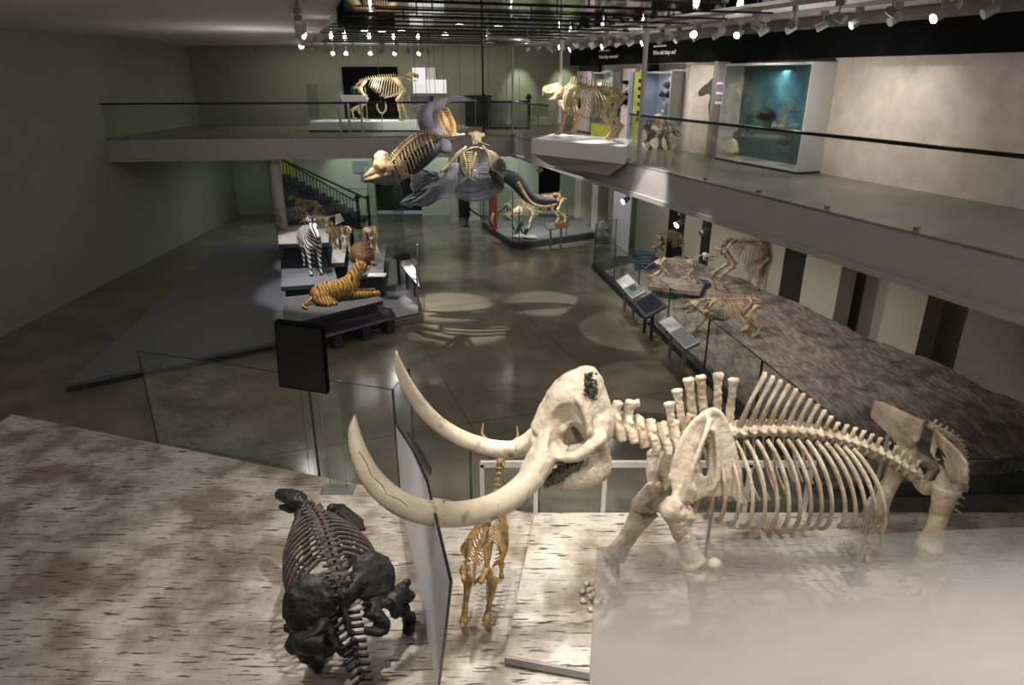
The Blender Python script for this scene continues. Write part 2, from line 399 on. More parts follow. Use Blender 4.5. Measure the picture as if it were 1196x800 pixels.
# far left round column and the two grey columns under the far gallery
def column(x, y, r, h, mat):
    global k
    m = MB().tube([(x, y, 0), (x, y, h)], r, 20); m.box((x, y, .06), (r * 2.3, r * 2.3, .12)); struct('trim_%d' % k, m, mat, smooth=False); k += 1
column(-8.12, 23.7, .2, 3.6, 'fascia_paint')
column(-2.62, 30.8, .17, 3.6, 'wall_warm'); column(-1.72, 31.2, .22, 3.6, 'white_metal')
struct('trim_%d' % k, MB().box((-2.17, 31.9, 1.8), (.62, .5, 3.6)), 'soft_black'); k += 1
# ---------- the gallery deck (upper floor round the atrium) ----------
CN = V((0, 24.2, 0)); FL = V((XL, 22.5, 0)); RN = CN - U * 19.5      # inner edge: far-left, corner, near-right
deck = [(FL.x, FL.y), (CN.x, CN.y), (RN.x, RN.y), (XR, RN.y), (XR, 29.5), (XL, 29.5)]
dm = MB().prism(deck, ZF - .7, ZF - .04); struct('floor_gallery', dm, 'fascia_paint')
dt = MB(); ins = .0
dt.prism(deck, ZF - .04, ZF); struct('floor_gallery_finish', dt, 'deck_floor')
# lower lip of the fascia
lip = MB()
for a, b in ((FL, CN), (CN, RN)):
    d = (b - a).normalized(); c = (a + b) / 2 - V((-d.y, d.x, 0)) * .03
    lip.box((c.x, c.y, ZF - .66), ((b - a).length + .05, .06, .10), rz=math.atan2(d.y, d.x))
struct('trim_%d' % k, lip, 'fascia_paint'); k += 1
# near gallery where the photographer stands
nd = MB().prism([(XL, YN), (XR, YN), (XR, 1.0), (XL, 1.0)], ZF - .5, ZF); struct('floor_near_gallery', nd, 'deck_floor')
nw = MB(); wall_seg(nw, (XL, -1.2), (XR, -1.2), 0, ZF - .5, side=-1); struct('wall_near_lower', nw, 'wall_warm')
# ---------- ceiling ----------
cl = MB(); mh = [(-6.6, 24.3), (0.0, 24.3), (6.05, 6.5), (6.6, 1.0), (-2.0, 1.0), (-1.05, 6.0)]
cl.box(((XL + XR) / 2, (YN + YF) / 2, ZC + .15), (XR - XL + .6, YF - YN + .6, .3)); struct('ceiling', cl, 'ceiling_paint')
mc = MB(); mpoly = [(-6.5, 24.3), (-.25, 24.3), (2.4, 16.2), (5.2, 7.5), (7, 1.2), (.4, 1.2), (-2.7, 11.8)]
mc.prism(mpoly, ZC - .05, ZC - .02); struct('ceiling_mirror', mc, 'mirror_ceiling')
# black rails hung just below the mirror, running across
rr = 0
def clip(y0):                        # x extent of the mirror at position along U
    return
rails = MB()
for i in range(11):
    s = 0.8 + i * 1.22
    p = V((-.25, 24.3, 0)) - U * s
    L = 5.9 + .0 * i
    a = p - W * (L + (0 if i > 1 else 0)); a = V((max(a.x, XL), a.y, 0))
    rails.tube([(a.x, a.y, ZC - .17), (p.x + .28, p.y + .1, ZC - .17)], .016, 6)
    for t in (.15, .5, .85):
        q = a.lerp(p, t); rails.tube([(q.x, q.y, ZC - .17), (q.x, q.y, ZC - .05)], .012, 5)
struct('trim_%d' % k, rails, 'soft_black'); k += 1
tr = MB()
TRK = [((-7.2, 25.4), (.6, 25.4)), ((-6.95, 24.2), (-3.4, 11.9)), ((.35, 24.6), (6.6, 6.1)), ((1.3, 25.2), (7.8, 6.0)), ((-7.0, 27.6), (1.5, 27.6))]
for a, b in TRK:
    a = V((*a, 0)); b = V((*b, 0)); d = (b - a); c = (a + b) / 2; tr.box((c.x, c.y, ZC - .03), (d.length, .05, .06), rz=math.atan2(d.y, d.x))
struct('trim_%d' % k, tr, 'grey_metal'); k += 1
# curved service pipe and dark equipment among the rails
pp = MB(); pts = []
for i in range(15):
    t = -1.3 + i * .2; pts.append((-.9 + 1.3 * math.cos(t), 18.6 + 1.9 * math.sin(t), ZC - .3))
pp.tube(pts, .05, 8, sub=2)
for q in (pts[0], pts[7], pts[14]): pp.tube([q, (q[0], q[1], ZC - .05)], .02, 6)
struct('trim_%d' % k, pp, 'grey_metal'); k += 1
# rods from ceiling to deck
def rod(px, s, r, mat, z0=ZF, z1=ZC, p=None):
    global k
    m = MB().tube([(p.x, p.y, z0), (p.x, p.y, z1)], r, 10)
    m.tube([(p.x, p.y, z0), (p.x, p.y, z0 + .05)], r * 2.2, 10)
    struct('trim_%d' % k, m, mat); k += 1
rod(0, 0, .05, 'fascia_paint', p=CN - U * 3.9 + W * .12); rod(0, 0, .055, 'fascia_paint', p=CN - U * 8.7 + W * .12)
rod(0, 0, .035, 'black_rail', p=V((-.98, 24.35, 0))); rod(0, 0, .03, 'fascia_paint', p=V((0.02, 24.4, 0)))

# ---------- glass balustrades ----------
def balustrade(a, b, z, h, n, name, label, post=False, side=0):
    a = V(a); b = V(b); d = (b - a).normalized(); r = math.atan2(d.y, d.x)
    t = thing(name, label, 'railing', (a.x, a.y, z)); L = (b - a).length
    for i in range(n):
        p0 = a + d * (L * i / n + .01); p1 = a + d * (L * (i + 1) / n - .01); c = (p0 + p1) / 2
        MB().box((c.x, c.y, z + h / 2 - .07), ((p1 - p0).length, .016, h + .1), rz=r).build('glass_panel', 'glass', t)
        m = MB().box((p0.x, p0.y, z - .02), (.05, .06, .14), rz=r).box((p0.x, p0.y, z - .12), (.04, .07, .05), rz=r); m.build('clamp', 'grey_metal', t)
    MB().tube([a + V((0, 0, z + h)), b + V((0, 0, z + h))], .028, 8).build('handrail', 'black_rail', t)
    return t
off = V((0, 0, 0))
balustrade(FL + V((0, .12, 0)), CN + V((-.0, .12, 0)), ZF, 1.06, 8, 'glass_balustrade', 'glass balustrade with black handrail along the edge of the far upper gallery')
s1 = CN - U * 3.0 + W * .12; s2 = CN - U * 8.15 + W * .12
balustrade(CN + W * .12, s1, ZF, 1.06, 2, 'glass_balustrade', 'short glass balustrade between the gallery corner and the white skeleton platform')
balustrade(s2, RN + W * .12, ZF, 1.06, 7, 'glass_balustrade', 'glass balustrade with black handrail on the right-hand upper gallery')
# dark baluster screen at the far gallery corner (stair head)
def baluster_rail(a, b, z, h, n, label, ends=True, slope=0):
    a = V(a); b = V(b); d = b - a; r = math.atan2(d.y, d.x)
    t = thing('baluster_railing', label, 'railing', (a.x, a.y, z))
    for i in range(n):
        q = a + d * ((i + .5) / n); zz = z + slope * (i + .5) / n
        MB().tube([(q.x, q.y, zz), (q.x, q.y, zz + h)], .018, 5).build('baluster', 'black_rail', t)
    m = MB()
    for zz in (.06, h): m.tube([(a.x, a.y, z + zz), (b.x, b.y, z + slope + zz)], .03, 6)
    m.build('handrail', 'black_rail', t)
    if ends:
        for q, zz in ((a, 0), (b, slope)):
            m = MB().box((q.x, q.y, z + zz + .55), (.12, .12, 1.1)).box((q.x, q.y, z + zz + 1.14), (.22, .22, .08)).box((q.x, q.y, z + zz + 1.22), (.14, .14, .08)); m.build('newel_post', 'black_rail', t)
    return t
baluster_rail((-1.05, 26.6, 0), (.62, 26.6, 0), ZF, 1.0, 22, 'black baluster railing with square newel posts at the far gallery corner')
# ---------- stairs, far left ground floor ----------
st = MB()
for i in range(12): st.box((-6.9 - i * .3, 30.6, (i + .5) * .17 - .0), (.31, 1.6, .17 * 1 + i * 0)); st.box((-6.9 - i * .3, 30.6, i * .085), (.31, 1.6, max(.02, i * .17)))
struct('stairs', st, 'plinth_side')
baluster_rail((-6.75, 29.75, 0), (-10.3, 29.75, 0), .1, .95, 26, 'sloping black baluster railing of the staircase at far left', slope=2.05)
hs = MB().box((-8.5, 29.7, .9), (.01, .01, .01))
hr = thing('stair_handrail', 'upper black sloping handrail mounted above the staircase balusters', 'handrail', (-6.2, 29.3, 0))
MB().tube([(-6.2, 29.3, 1.25), (-10.3, 29.3, 3.2)], .04, 8).build('rail', 'black_rail', hr)
MB().tube([(-6.2, 29.3, 0), (-6.2, 29.3, 1.4)], .07, 8).build('post', 'black_rail', hr)
MB().tube([(-10.2, 29.3, 0), (-10.2, 29.3, 3.2)], .04, 8).build('post', 'black_rail', hr)
# yellow-green panel beyond the left column
tag(MB().box((-10.6, 31.9, 1.3), (1.2, .1, 2.6)).build('green_panel', 'panel_yellow'), 'yellow-green panel beside the white column at the far left', 'panel')
ws = thing('wall_sign', 'small blue-grey notice sign on the pale green far wall', 'sign', (-6.95, 32.1, 2.1))
MB().box((-7.15, 32.15, 2.25), (.5, .04, .55)).build('sign_board', 'photo_grey', ws); MB().box((-6.78, 32.15, 2.4), (.24, .04, .22)).build('small_board', 'photo_grey', ws)
tag(MB().box((-6.95, 32.13, 1.75), (.2, .06, .3)).build('fire_bell', 'panel_purple'), 'small red-brown box on the far green wall under the notice', 'wall box')
# =====================================================================  SKELETON TOOLKIT
def catmull(P, R=None, sub=6):
    t = MB(); P = [V(p) for p in P]; Q = [P[0] * 2 - P[1]] + P + [P[-1] * 2 - P[-2]]; out = []
    for i in range(1, len(Q) - 2):
        for k in range(sub):
            u = k / sub; out.append(.5 * (2 * Q[i] + (Q[i + 1] - Q[i - 1]) * u + (2 * Q[i - 1] - 5 * Q[i] + 4 * Q[i + 1] - Q[i + 2]) * u * u + (3 * Q[i] - Q[i - 1] - 3 * Q[i + 1] + Q[i + 2]) * u ** 3))
    return out + [P[-1]]
def along(P, n):
    P = [V(p) for p in P]; L = [0]
    for a, b in zip(P, P[1:]): L.append(L[-1] + (b - a).length)
    out = []
    for i in range(n):
        s = L[-1] * i / (n - 1) if n > 1 else 0; j = 0
        while j < len(L) - 2 and L[j + 1] < s: j += 1
        t = (s - L[j]) / max(1e-9, L[j + 1] - L[j]); out.append((P[j].lerp(P[j + 1], t), (P[j + 1] - P[j]).normalized()))
    return out
def vertebra(mb, p, d, r, h, side=0, tilt=.3, n=6, up=V((0, 0, 1)), wide=None):
    """centrum, neural spine of height h leaning back, transverse processes"""
    up = (up - d * up.dot(d)).normalized(); lat = d.cross(up)
    mb.tube([p - d * r * .7, p - d * r * .3, p + d * r * .3, p + d * r * .7], [r * .95, r * .75, r * .75, r * .95], n)
    if h: mb.tube([p + up * r * .3, p + up * (r + h * .5) - d * h * tilt * .5, p + up * (r + h * .92) - d * h * tilt, p + up * (r + h) - d * h * tilt], [r * .55, r * .3, r * .4, r * .25], 5, flat=.6)
    w = wide if wide is not None else r * 1.5
    if w:
        for s in (-1, 1): mb.tube([p + up * r * .3, p + lat * s * w + up * r * .6], [r * .5, r * .28], 5)
def spine_mb(pts, n, r0, r1, h0=0, h1=0, hp=None, tilt=.3, wide=None, up=V((0, 0, 1))):
    m = MB()
    for i, (p, d) in enumerate(along(pts, n)):
        t = i / max(1, n - 1); r = r0 + (r1 - r0) * t; h = hp(t) if hp else h0 + (h1 - h0) * t
        vertebra(m, p, d, r, h, tilt=tilt, wide=wide, up=up)
    return m
def rib_pts(top, side, w, dep, sweep, fwd, a0=75, a1=-72, lat=None, k=12):
    """half-ellipse from the spine down; fwd = unit forward, sweep = backward drift"""
    up = V((0, 0, 1)); lat = lat or fwd.cross(up) * -1; out = []
    c = top - up * dep * .5
    for i in range(k):
        a = math.radians(a0 + (a1 - a0) * i / (k - 1)); s = i / (k - 1)
        out.append(c + lat * side * w * math.cos(a) + up * dep * .5 * math.sin(a) - fwd * sweep * s)
    return out
def skull_generic(root, kind, base, d, L, mat, up=V((0, 0, 1)), open_=.12):
    """base = back of skull, d = direction the face points"""
    d = V(d).normalized(); up = (up - d * up.dot(d)).normalized(); lat = up.cross(d)
    R = Matrix((d, lat, up)).transposed()
    def P(x, y, z): return base + R @ V((x, y, z)) * L
    m = MB()
    if kind == 'carn':
        m.blob(P(.25, 0, .04), (L * .28, L * .20, L * .19), R, 10, 7)
        m.tube([P(.25, 0, .05), P(.55, 0, .04), P(.8, 0, -.02), P(.98, 0, -.05)], [L * .17, L * .14, L * .11, L * .07], 8)
        m.tube([P(0, 0, .14), P(.2, 0, .24), P(.45, 0, .18)], [L * .05, L * .05, L * .03], 6)
        for s in (-1, 1):
            m.tube([P(.12, .16 * s, -.04), P(.3, .29 * s, -.05), P(.5, .25 * s, -.02), P(.62, .13 * s, 0)], L * .035, 6)
            m.tube([P(.9, .07 * s, -.1), P(.92, .07 * s, -.27)], [L * .035, L * .012], 6)
    elif kind == 'ung':
        m.blob(P(.2, 0, 0), (L * .22, L * .15, L * .16), R, 10, 7)
        m.tube([P(.15, 0, .02), P(.45, 0, .01), P(.75, 0, -.06), P(1.0, 0, -.14)], [L * .14, L * .14, L * .085, L * .055], 8)
        for s in (-1, 1): m.tube([P(.15, .13 * s, -.04), P(.35, .2 * s, 0), P(.5, .13 * s, -.02)], L * .03, 6)
    elif kind == 'heavy':
        m.blob(P(.25, 0, 0), (L * .32, L * .27, L * .25), R, 10, 7, .25)
        m.tube([P(.2, 0, .1), P(.6, 0, .12), P(.9, 0, .06), P(1.02, 0, -.02)], [L * .22, L * .17, L * .19, L * .12], 8)
        for s in (-1, 1): m.tube([P(.1, .2 * s, -.02), P(.35, .38 * s, -.05), P(.62, .3 * s, -.02), P(.75, .14 * s, .02)], L * .06, 6)
        for s in (-1, 1): m.tube([P(.98, .07 * s, -.02), P(1.03, .08 * s, -.16)], [L * .045, L * .02], 6)
    m.build('skull', mat, root, True)
    j = MB(); o = -open_
    jd = {'carn': .15, 'ung': .12, 'heavy': .2}[kind]
    for s in (-1, 1):
        j.tube([P(.12, jd * s, -.05), P(.15, jd * s, -.24 + o * .3), P(.5, jd * .7 * s, -.27 + o), P(.92, .03 * s, -.2 + o)], [L * .04, L * (.08 if kind != 'heavy' else .12), L * .055, L * .045], 6)
    j.build('jaw', mat, root, True)
def quadruped(name, label, cat, loc, rz, mat, L, hs, hh, neck, head, tail, nrib=12, rdep=.45, rwid=.3, t=.02, spn=.08, front=(0, 0), hind=(0, 0), kind='carn', Lh=.3, group=None, hoof=False, stance=.8, pelv=1, arch=0, horns=None, hump=0, opn=.12):
    """local frame: x forward, origin on the ground under the middle of the trunk"""
    root = thing(name, label, cat, loc, rz, group, local=True)
    ht = hs; f = V((1, 0, 0)); zt = hs * .90
    hipz = hh * .95
    S = [V((-L / 2 - .02, 0, hipz)), V((-L / 4, 0, (hipz * .6 + zt * .4) + arch * .8)), V((0, 0, (hipz + zt) / 2 + arch)), V((L / 4, 0, zt + arch * .3)), V((L / 2, 0, zt))]
    SP = catmull(S, sub=6)
    nv = nrib + 6
    hp = lambda q: spn * (.55 + .9 * max(0, q - .35) ** 1 + hump * math.exp(-((q - .82) / .13) ** 2))
    spine_mb(SP, nv, t * 1.25, t * 1.15, hp=hp, tilt=.35).build('spine', mat, root, True)
    NK = catmull([SP[-1]] + [V(p) for p in neck], sub=5)
    spine_mb(NK, max(6, len(neck) * 3), t * 1.25, t * 1.2, spn * .35, spn * .2, wide=t * 1.9).build('neck_vertebrae', mat, root, True)
    if tail:
        TP = catmull([SP[0]] + [V(p) for p in tail], sub=5); spine_mb(TP, 18, t * 1.0, t * .35, spn * .2, 0, wide=t * 1.3).build('tail_vertebrae', mat, root, True)
    hd = V(head); skull_generic(root, kind, NK[-1], hd, Lh, mat, open_=opn)
    al = along(SP, nv)
    for i in range(nrib):
        p, d = al[nv - 1 - int(i * (nv - 6) / nrib) - 0]; q = i / (nrib - 1)
        dep = rdep * (.62 + .38 * math.sin(math.pi * min(1, .25 + q * .7))) * (1 if q < .7 else 1 - (q - .7) * .9); w = rwid * (.45 + .55 * math.sin(math.pi * min(.55, .12 + q * .6)))
        for s in (-1, 1):
            MB().tube(rib_pts(p, s, w, dep, dep * (.12 + .35 * q), f, a1=-72 if q < .6 else -45), [t * .55] * 4 + [t * .5] * 4 + [t * .42] * 4, 5, flat=.7).build('rib', mat, root, True)
    sx, sz = L / 2, zt
    st = MB().tube([(sx + .02, 0, zt - rdep * .66), (sx - L * .3, 0, zt - rdep * .9), (sx - L * .45, 0, zt - rdep * .98)], t * .7, 6); st.build('breastbone', mat, root, True)
    for k, s in enumerate((1, -1)):
        sw = front[k]; y = rwid * .55 * stance
        top = V((sx - hs * .13, rwid * .30 * s, zt + hs * .02)); J = V((sx + hs * .06, y * s, zt * .72))
        pl = [top + V((-hs * .07, 0, -.01 * hs)), top + V((hs * .05, 0, .01)), J + V((hs * .02, 0, .02)), J + V((-hs * .035, 0, -.01))]
        MB().plate(pl, (0, t * .6, 0)).tube([top, J], [t * .4, t * .8], 5).build('shoulder_blade', mat, root, True)
        E = V((sx - hs * .07 + sw * .35, y * s, zt * .50)); Wt = V((sx + hs * .0 + sw * .75, y * s * .95, hs * .21)); Ft = V((sx + hs * .0 + sw, y * s * .95, .035 + t))
        MB().bone(J, E, t * 1.7).build('humerus', mat, root, True)
        MB().bone(E, Wt, t * 1.25).bone(E + V((-t * 1.6, 0, t * 1.5)), Wt + V((-t, 0, 0)), t * .8).build('forearm_bones', mat, root, True)
        _foot(root, Wt, Ft, t, s, mat, hoof, hs)
    hx = -L / 2
    pm = MB()
    for k, s in enumerate((1, -1)):
        sw = hind[k]; y = rwid * .6 * stance; Hj = V((hx - hh * .06, y * s, hh * .80))
        pm.plate([V((hx + hh * .14 * pelv, y * 1.15 * s, hipz + .02)), V((hx + hh * .06, y * .5 * s, hipz + hh * .03)), Hj + V((0, 0, t)), Hj + V((hh * .03, 0, -t))], (0, t * 1.2, 0))
        pm.tube([Hj, Hj + V((-hh * .15, -y * .25 * s, -hh * .0))], [t * 1.5, t * 1.3], 6).tube([Hj, V((Hj.x - hh * .02, 0, Hj.z - hh * .12))], [t * 1.2, t], 6)
        pm.blob(Hj, t * 2.0)
        K = V((Hj.x + hh * .2 + sw * .35, y * 1.15 * s, hh * .50)); Hk = V((Hj.x - hh * .08 + sw * .7, y * s, hh * .25)); Ft = V((Hj.x - hh * .0 + sw, y * s, .035 + t))
        MB().bone(Hj, K, t * 1.9).build('femur', mat, root, True)
        MB().bone(K, Hk, t * 1.5).bone(K + V((-t, 0, -t * 2)), Hk, t * .5).blob(Hk + V((-t * 1.6, 0, t)), (t * 1.6, t, t)).build('shin_bones', mat, root, True)
        _foot(root, Hk, Ft, t, s, mat, hoof, hh)
    pm.build('pelvis', mat, root, True)
    if horns:
        for s in (-1, 1): MB().tube([NK[-1] + V(q) * 1 if i == 0 else NK[-1] + V((q[0], q[1] * s, q[2])) for i, q in enumerate([(a[0], a[1] * s if i == 0 else a[1], a[2]) for i, a in enumerate(horns)])], [t * .8, t * .6, t * .4, t * .12][:len(horns)], 6, sub=3).build('horn', mat, root, True)
    return root
def _foot(root, a, b, t, s, mat, hoof, h):
    m = MB()
    if hoof:
        m.bone(a, b + V((0, 0, h * .05)), t * 1.1); m.bone(b + V((0, 0, h * .05)), b + V((h * .045, 0, -t * .4)), t * .9); m.tube([b + V((h * .03, 0, t * .6)), b + V((h * .06, 0, -t * .9))], [t * .8, t * 1.25], 8)
    else:
        for i, k in enumerate((-1.2, -.4, .4, 1.2)):
            c = a + V((0, k * t * .8, 0)); d = b + V((h * .02, k * t * 1.7, t)); m.bone(c, d, t * .75, n=6); m.bone(d, d + V((h * .06, k * t * .5, -t * .7)), t * .62, n=6); m.tube([d + V((h * .06, k * t * .5, -t * .7)), d + V((h * .10, k * t * .6, -t * 2 - .03))], [t * .5, t * .15], 5)
        m.blob(a, t * 1.5, rough=.3)
    m.build('foot_bones', mat, root, True)
# =====================================================================  SKELETONS ON THE GALLERIES
# white platform projecting from the right gallery
def hexplat():
    t = thing('skeleton_platform', 'white faceted platform projecting from the right-hand upper gallery', 'platform', (1.4, 20.2, ZF + .1))
    zt = ZF + .36; P = [G(621, 162, zt), G(641, 156, zt), G(731, 165, zt), G(732, 172, zt), G(728, 173.5, zt)]
    a, b, c, d = G(621, 162, zt), G(640, 156.5, zt), G(733, 164, zt), G(731, 172, zt)
    pts = [(a.x, a.y), (d.x, d.y), (c.x + .2, c.y + .4), (b.x + .2, b.y + .2)]
    MB().prism(pts, ZF - .02, zt).build('slab', 'white', t)
    sm = MB(); lo = [(a.x + .5, a.y + .3), (d.x - .3, d.y + .5), (c.x, c.y), (b.x + .3, b.y)]
    sm.prism([(q[0], q[1]) for q in lo], ZF - .35, ZF - .02, top=[(q[0], q[1]) for q in pts]); 
    sm.build('support', 'fascia_paint', t)
    return zt, (a, b, c, d)
ZP, hp_ = hexplat()
c0 = (G(650, 160, ZP) + G(678, 160, ZP)) / 2; c1 = (G(710, 167, ZP) + G(718, 162, ZP)) / 2
dd = (c0 - c1); cen = (c0 + c1) / 2
quadruped('hoofed_mammal_skeleton', 'pale heavy-bodied skeleton with deep ribcage and short legs on the white gallery platform', 'skeleton', (cen.x, cen.y, ZP), math.atan2(dd.y, dd.x), 'bone', dd.length * 1.0, 1.42, 1.30,
          [(dd.length * .5 + .16, 0, 1.2), (dd.length * .5 + .30, 0, 1.16)], (1, 0, -.05), [(-dd.length * .5 - .28, 0, 1.12), (-dd.length * .5 - .42, 0, 1.2)], 12, .80, .42, .037, .16, (.12, -.05), (-.05, .1), 'heavy', .66, hump=.5, opn=.02, pelv=2.0)
# upper far gallery: glazed plinth with cat-like skeleton
pv = thing('display_plinth', 'long white glazed plinth on the far upper gallery', 'plinth', (-4.7, 26.4, ZF))
a = G(391, 146, ZF); b = G(512, 146, ZF)
MB().box(((a.x + b.x) / 2, 26.3, ZF + .17), (b.x - a.x, 1.5, .34)).build('base', 'plinth_lit', pv)
MB().box(((a.x + b.x) / 2, 26.3, ZF + .03), (b.x - a.x + .1, 1.6, .06)).build('kick_board', 'plinth_side', pv)
for x0, x1 in ((a.x, (a.x + b.x) / 2), ((a.x + b.x) / 2, b.x)):
    MB().box(((x0 + x1) / 2, 25.56, ZF + .95), (x1 - x0 - .02, .012, 1.3)).build('glass_panel', 'glass', pv)
MB().box((a.x, 26.3, ZF + .95), (.012, 1.46, 1.3)).build('glass_panel', 'glass', pv)
quadruped('hoofed_mammal_skeleton', 'mounted skeleton with long deep ribcage facing right on the far upper gallery plinth', 'skeleton', (-4.75, 26.3, ZF + .34), 0, 'bone', 1.45, 1.62, 1.42,
          [(.86, 0, 1.50), (.96, 0, 1.56)], (1, 0, -.12), [(-.92, 0, 1.2), (-1.0, 0, .95), (-1.02, 0, .7)], 13, .68, .30, .026, .10, (.08, -.12), (-.35, .05), 'heavy', .40, arch=.08)
for x in (-5.35, -4.1): tag(MB().tube([(x, 26.3, ZF + .33), (x, 26.3, ZF + 1.5)], .02, 8).box((x, 26.3, ZF + .35), (.18, .18, .03)).build('mounting_rod', 'bone_gold'), 'thin mounting rod under the %s of the skeleton on the far gallery plinth' % ('hips' if x < -5 else 'shoulders'), 'rod')
jw = thing('jaw_specimen', 'small pale jawbone on a stand, below the belly of the far gallery skeleton', 'bone', (-4.72, 25.9, ZF + .34))
jm_ = MB(); jp = [(-4.86, 25.9, ZF + 1.02), (-4.88, 25.9, ZF + .80), (-4.80, 25.9, ZF + .66), (-4.72, 25.9, ZF + .62), (-4.64, 25.9, ZF + .66), (-4.56, 25.9, ZF + .80), (-4.58, 25.9, ZF + 1.02)]
jm_.tube(jp, [.02, .035, .03, .03, .03, .035, .02], 7, sub=3); jm_.build('bone', 'bone', jw, True)
MB().tube([(-4.72, 25.9, ZF + .34), (-4.72, 25.9, ZF + .64)], .012, 6).build('stand', 'grey_metal', jw)
# dark display niche + white light boxes on the far wall
nb = thing('wall_screen', 'wide black display panel on the olive wall behind the far gallery skeleton', 'display', (-5.7, 29.4, ZF + .7))
p = D(399, 78, 29.4); q = D(467, 137, 29.4)
MB().box(((p.x + q.x) / 2, 29.42, (p.z + q.z) / 2), (q.x - p.x, .12, p.z - q.z)).build('panel', 'black', nb)
gh = MB()
for i in range(8): gh.tube([D(410 + i * 1.8, 101 - math.sin(i / 7 * 3.14) * 5, 29.33), D(411 + i * 1.6, 112, 29.33)], .012, 4)
gh.build('rib_picture', 'photo_dark', nb)
for n_, (x0, y0, x1, y1, lab) in enumerate([(481, 79, 498, 109, 'tall'), (498, 79, 510, 109, 'narrow'), (498, 93, 522, 109, 'low')]):
    p = D(x0 + .3, y0, 29.4); q = D(x1 - .3, y1, 29.4)
    w_ = thing('light_box', {'tall': 'large white lit panel on the olive wall right of the far gallery skeleton', 'narrow': 'narrow grey-white upright panel overlapping the large white lit panel', 'low': 'low wide white lit panel, rightmost of the white wall panels'}[lab], 'light box', (p.x, 29.4, q.z))
    MB().box(((p.x + q.x) / 2, 29.44 - .03 * n_, (p.z + q.z) / 2), (q.x - p.x, .1, p.z - q.z)).build('lit_face', 'white_lit' if lab != 'narrow' else 'white', w_)
def lectern(name, label, corners, zlo, feet, top='white', body='grey_metal', pic=None, legs=2, cat='sign', slab=.04, group=None):
    """corners: 4 points of the tilted face, near-left, near-right, far-right, far-left"""
    c = [V(q) for q in corners]; n = (c[1] - c[0]).cross(c[3] - c[0]).normalized()
    if n.z < 0: n = -n
    base = (c[0] + c[1] + c[2] + c[3]) / 4; t = thing(name, label, cat, (base.x, base.y, zlo), group=group)
    MB().plate([q - n * slab * .5 for q in c], n * slab).build('panel', body, t)
    ins = [base + (q - base) * .97 + n * .004 for q in c]; MB().plate(ins, n * .008).build('face', top, t)
    if pic:
        for (u0, u1, v0, v1, m) in pic:
            B = lambda u, v: c[0].lerp(c[1], u).lerp(c[3].lerp(c[2], u), v) + n * .02
            MB().plate([B(u0, v0), B(u1, v0), B(u1, v1), B(u0, v1)], n * .006).build('picture', m, t)
    for i in range(legs):
        u = .25 + .5 * i / max(1, legs - 1) if legs > 1 else .5
        q = c[0].lerp(c[1], u).lerp(c[3].lerp(c[2], u), .5) - n * slab
        f = V((q.x, q.y, zlo))
        MB().box(((q.x + f.x) / 2, q.y, (q.z + zlo) / 2), (.07, .07, q.z - zlo)).build('leg', body, t)
    return t
def quadface(pts, z0, z1): # two near points at z0, two far points at z1 given in pixels
    return [G(*pts[0], z0), G(*pts[1], z0), G(*pts[2], z1), G(*pts[3], z1)]
TXT = [(.08, .6, .78, .86, 'photo_grey'), (.08, .9, .60, .63, 'photo_grey'), (.08, .86, .50, .53, 'photo_grey')]
def dflat(x0, y0, x1, y1, Y, dy=.25):
    return [D(x0, y1, Y), D(x1, y1, Y), D(x1 + 2, y0, Y + dy), D(x0 - 2, y0, Y + dy)]
lectern('reading_lectern', 'white slanted reading lectern, left one in front of the far gallery skeleton', dflat(399, 111, 427, 119, 25.2), ZF, None, 'white', 'white_metal')
lectern('touch_lectern', 'slanted lectern with dark screen and white rim on the far upper gallery', dflat(480, 112, 505, 124, 25.2), ZF, None, 'screen', 'white_metal', legs=1)
lectern('reading_lectern', 'small white plate on a post left of the far gallery plinth', dflat(392.5, 106, 396.5, 118, 25.2, .05), ZF, None, 'white', 'white_metal', legs=1)
tag(MB().box((-.0 - 1.35, 28.6, ZF + .55), (1.0, .6, 1.1)).box((-1.35, 28.6, ZF + 1.13), (1.1, .7, .06)).build('cabinet', 'soft_black'), 'low dark cabinet against the far wall left of the corner balusters', 'cabinet')
# =====================================================================  RIGHT GALLERY WALL OF SHOWCASES
def wpart(t, name, s0, s1, z0, z1, dep, mat, base=0):
    a = EW(s0, base + .012); b = EW(s1, base + .012); c = (a + b) / 2 - W * dep / 2
    return MB().box((c.x, c.y, (z0 + z1) / 2), (abs(s1 - s0), dep, z1 - z0), rz=math.atan2(WD.y, WD.x)).build(name, mat, t)
hd_ = thing('header_band', 'long black header band with white titles above the gallery showcases', 'header', (*EW(5, .25).to_2d(), 6.4))
wpart(hd_, 'band', -.1, 20, 6.52, 7.05, .42, 'black')
def text(body, s, z, size, parent, off, mat='wall_text'):
    cu = bpy.data.curves.new('title', 'FONT'); cu.body = body; cu.size = size; cu.extrude = .006
    o = bpy.data.objects.new('tmp', cu); C.objects.link(o); bpy.context.view_layer.update()
    me = bpy.data.meshes.new_from_object(o.evaluated_get(bpy.context.evaluated_depsgraph_get())); bpy.data.objects.remove(o); me.name = 'title'
    p = EW(s, off); me.transform(Matrix.Translation(V((p.x, p.y, z)) - parent.location) @ Matrix.Rotation(math.atan2(WD.y, WD.x), 4, 'Z') @ Matrix.Rotation(math.pi / 2, 4, 'X'))
    me.materials.clear(); me.materials.append(MATS[mat]); ob = bpy.data.objects.new('title', me); C.objects.link(ob); ob.parent = parent; return ob
text('WERE THEY MAMMALS', 2.25, 6.90, .075, hd_, .437); text('Were they mammals?', 2.25, 6.70, .155, hd_, .437)
text('WHAT DID THEY EAT', 5.72, 6.92, .07, hd_, .437); text('What did they eat?', 5.72, 6.73, .155, hd_, .437)
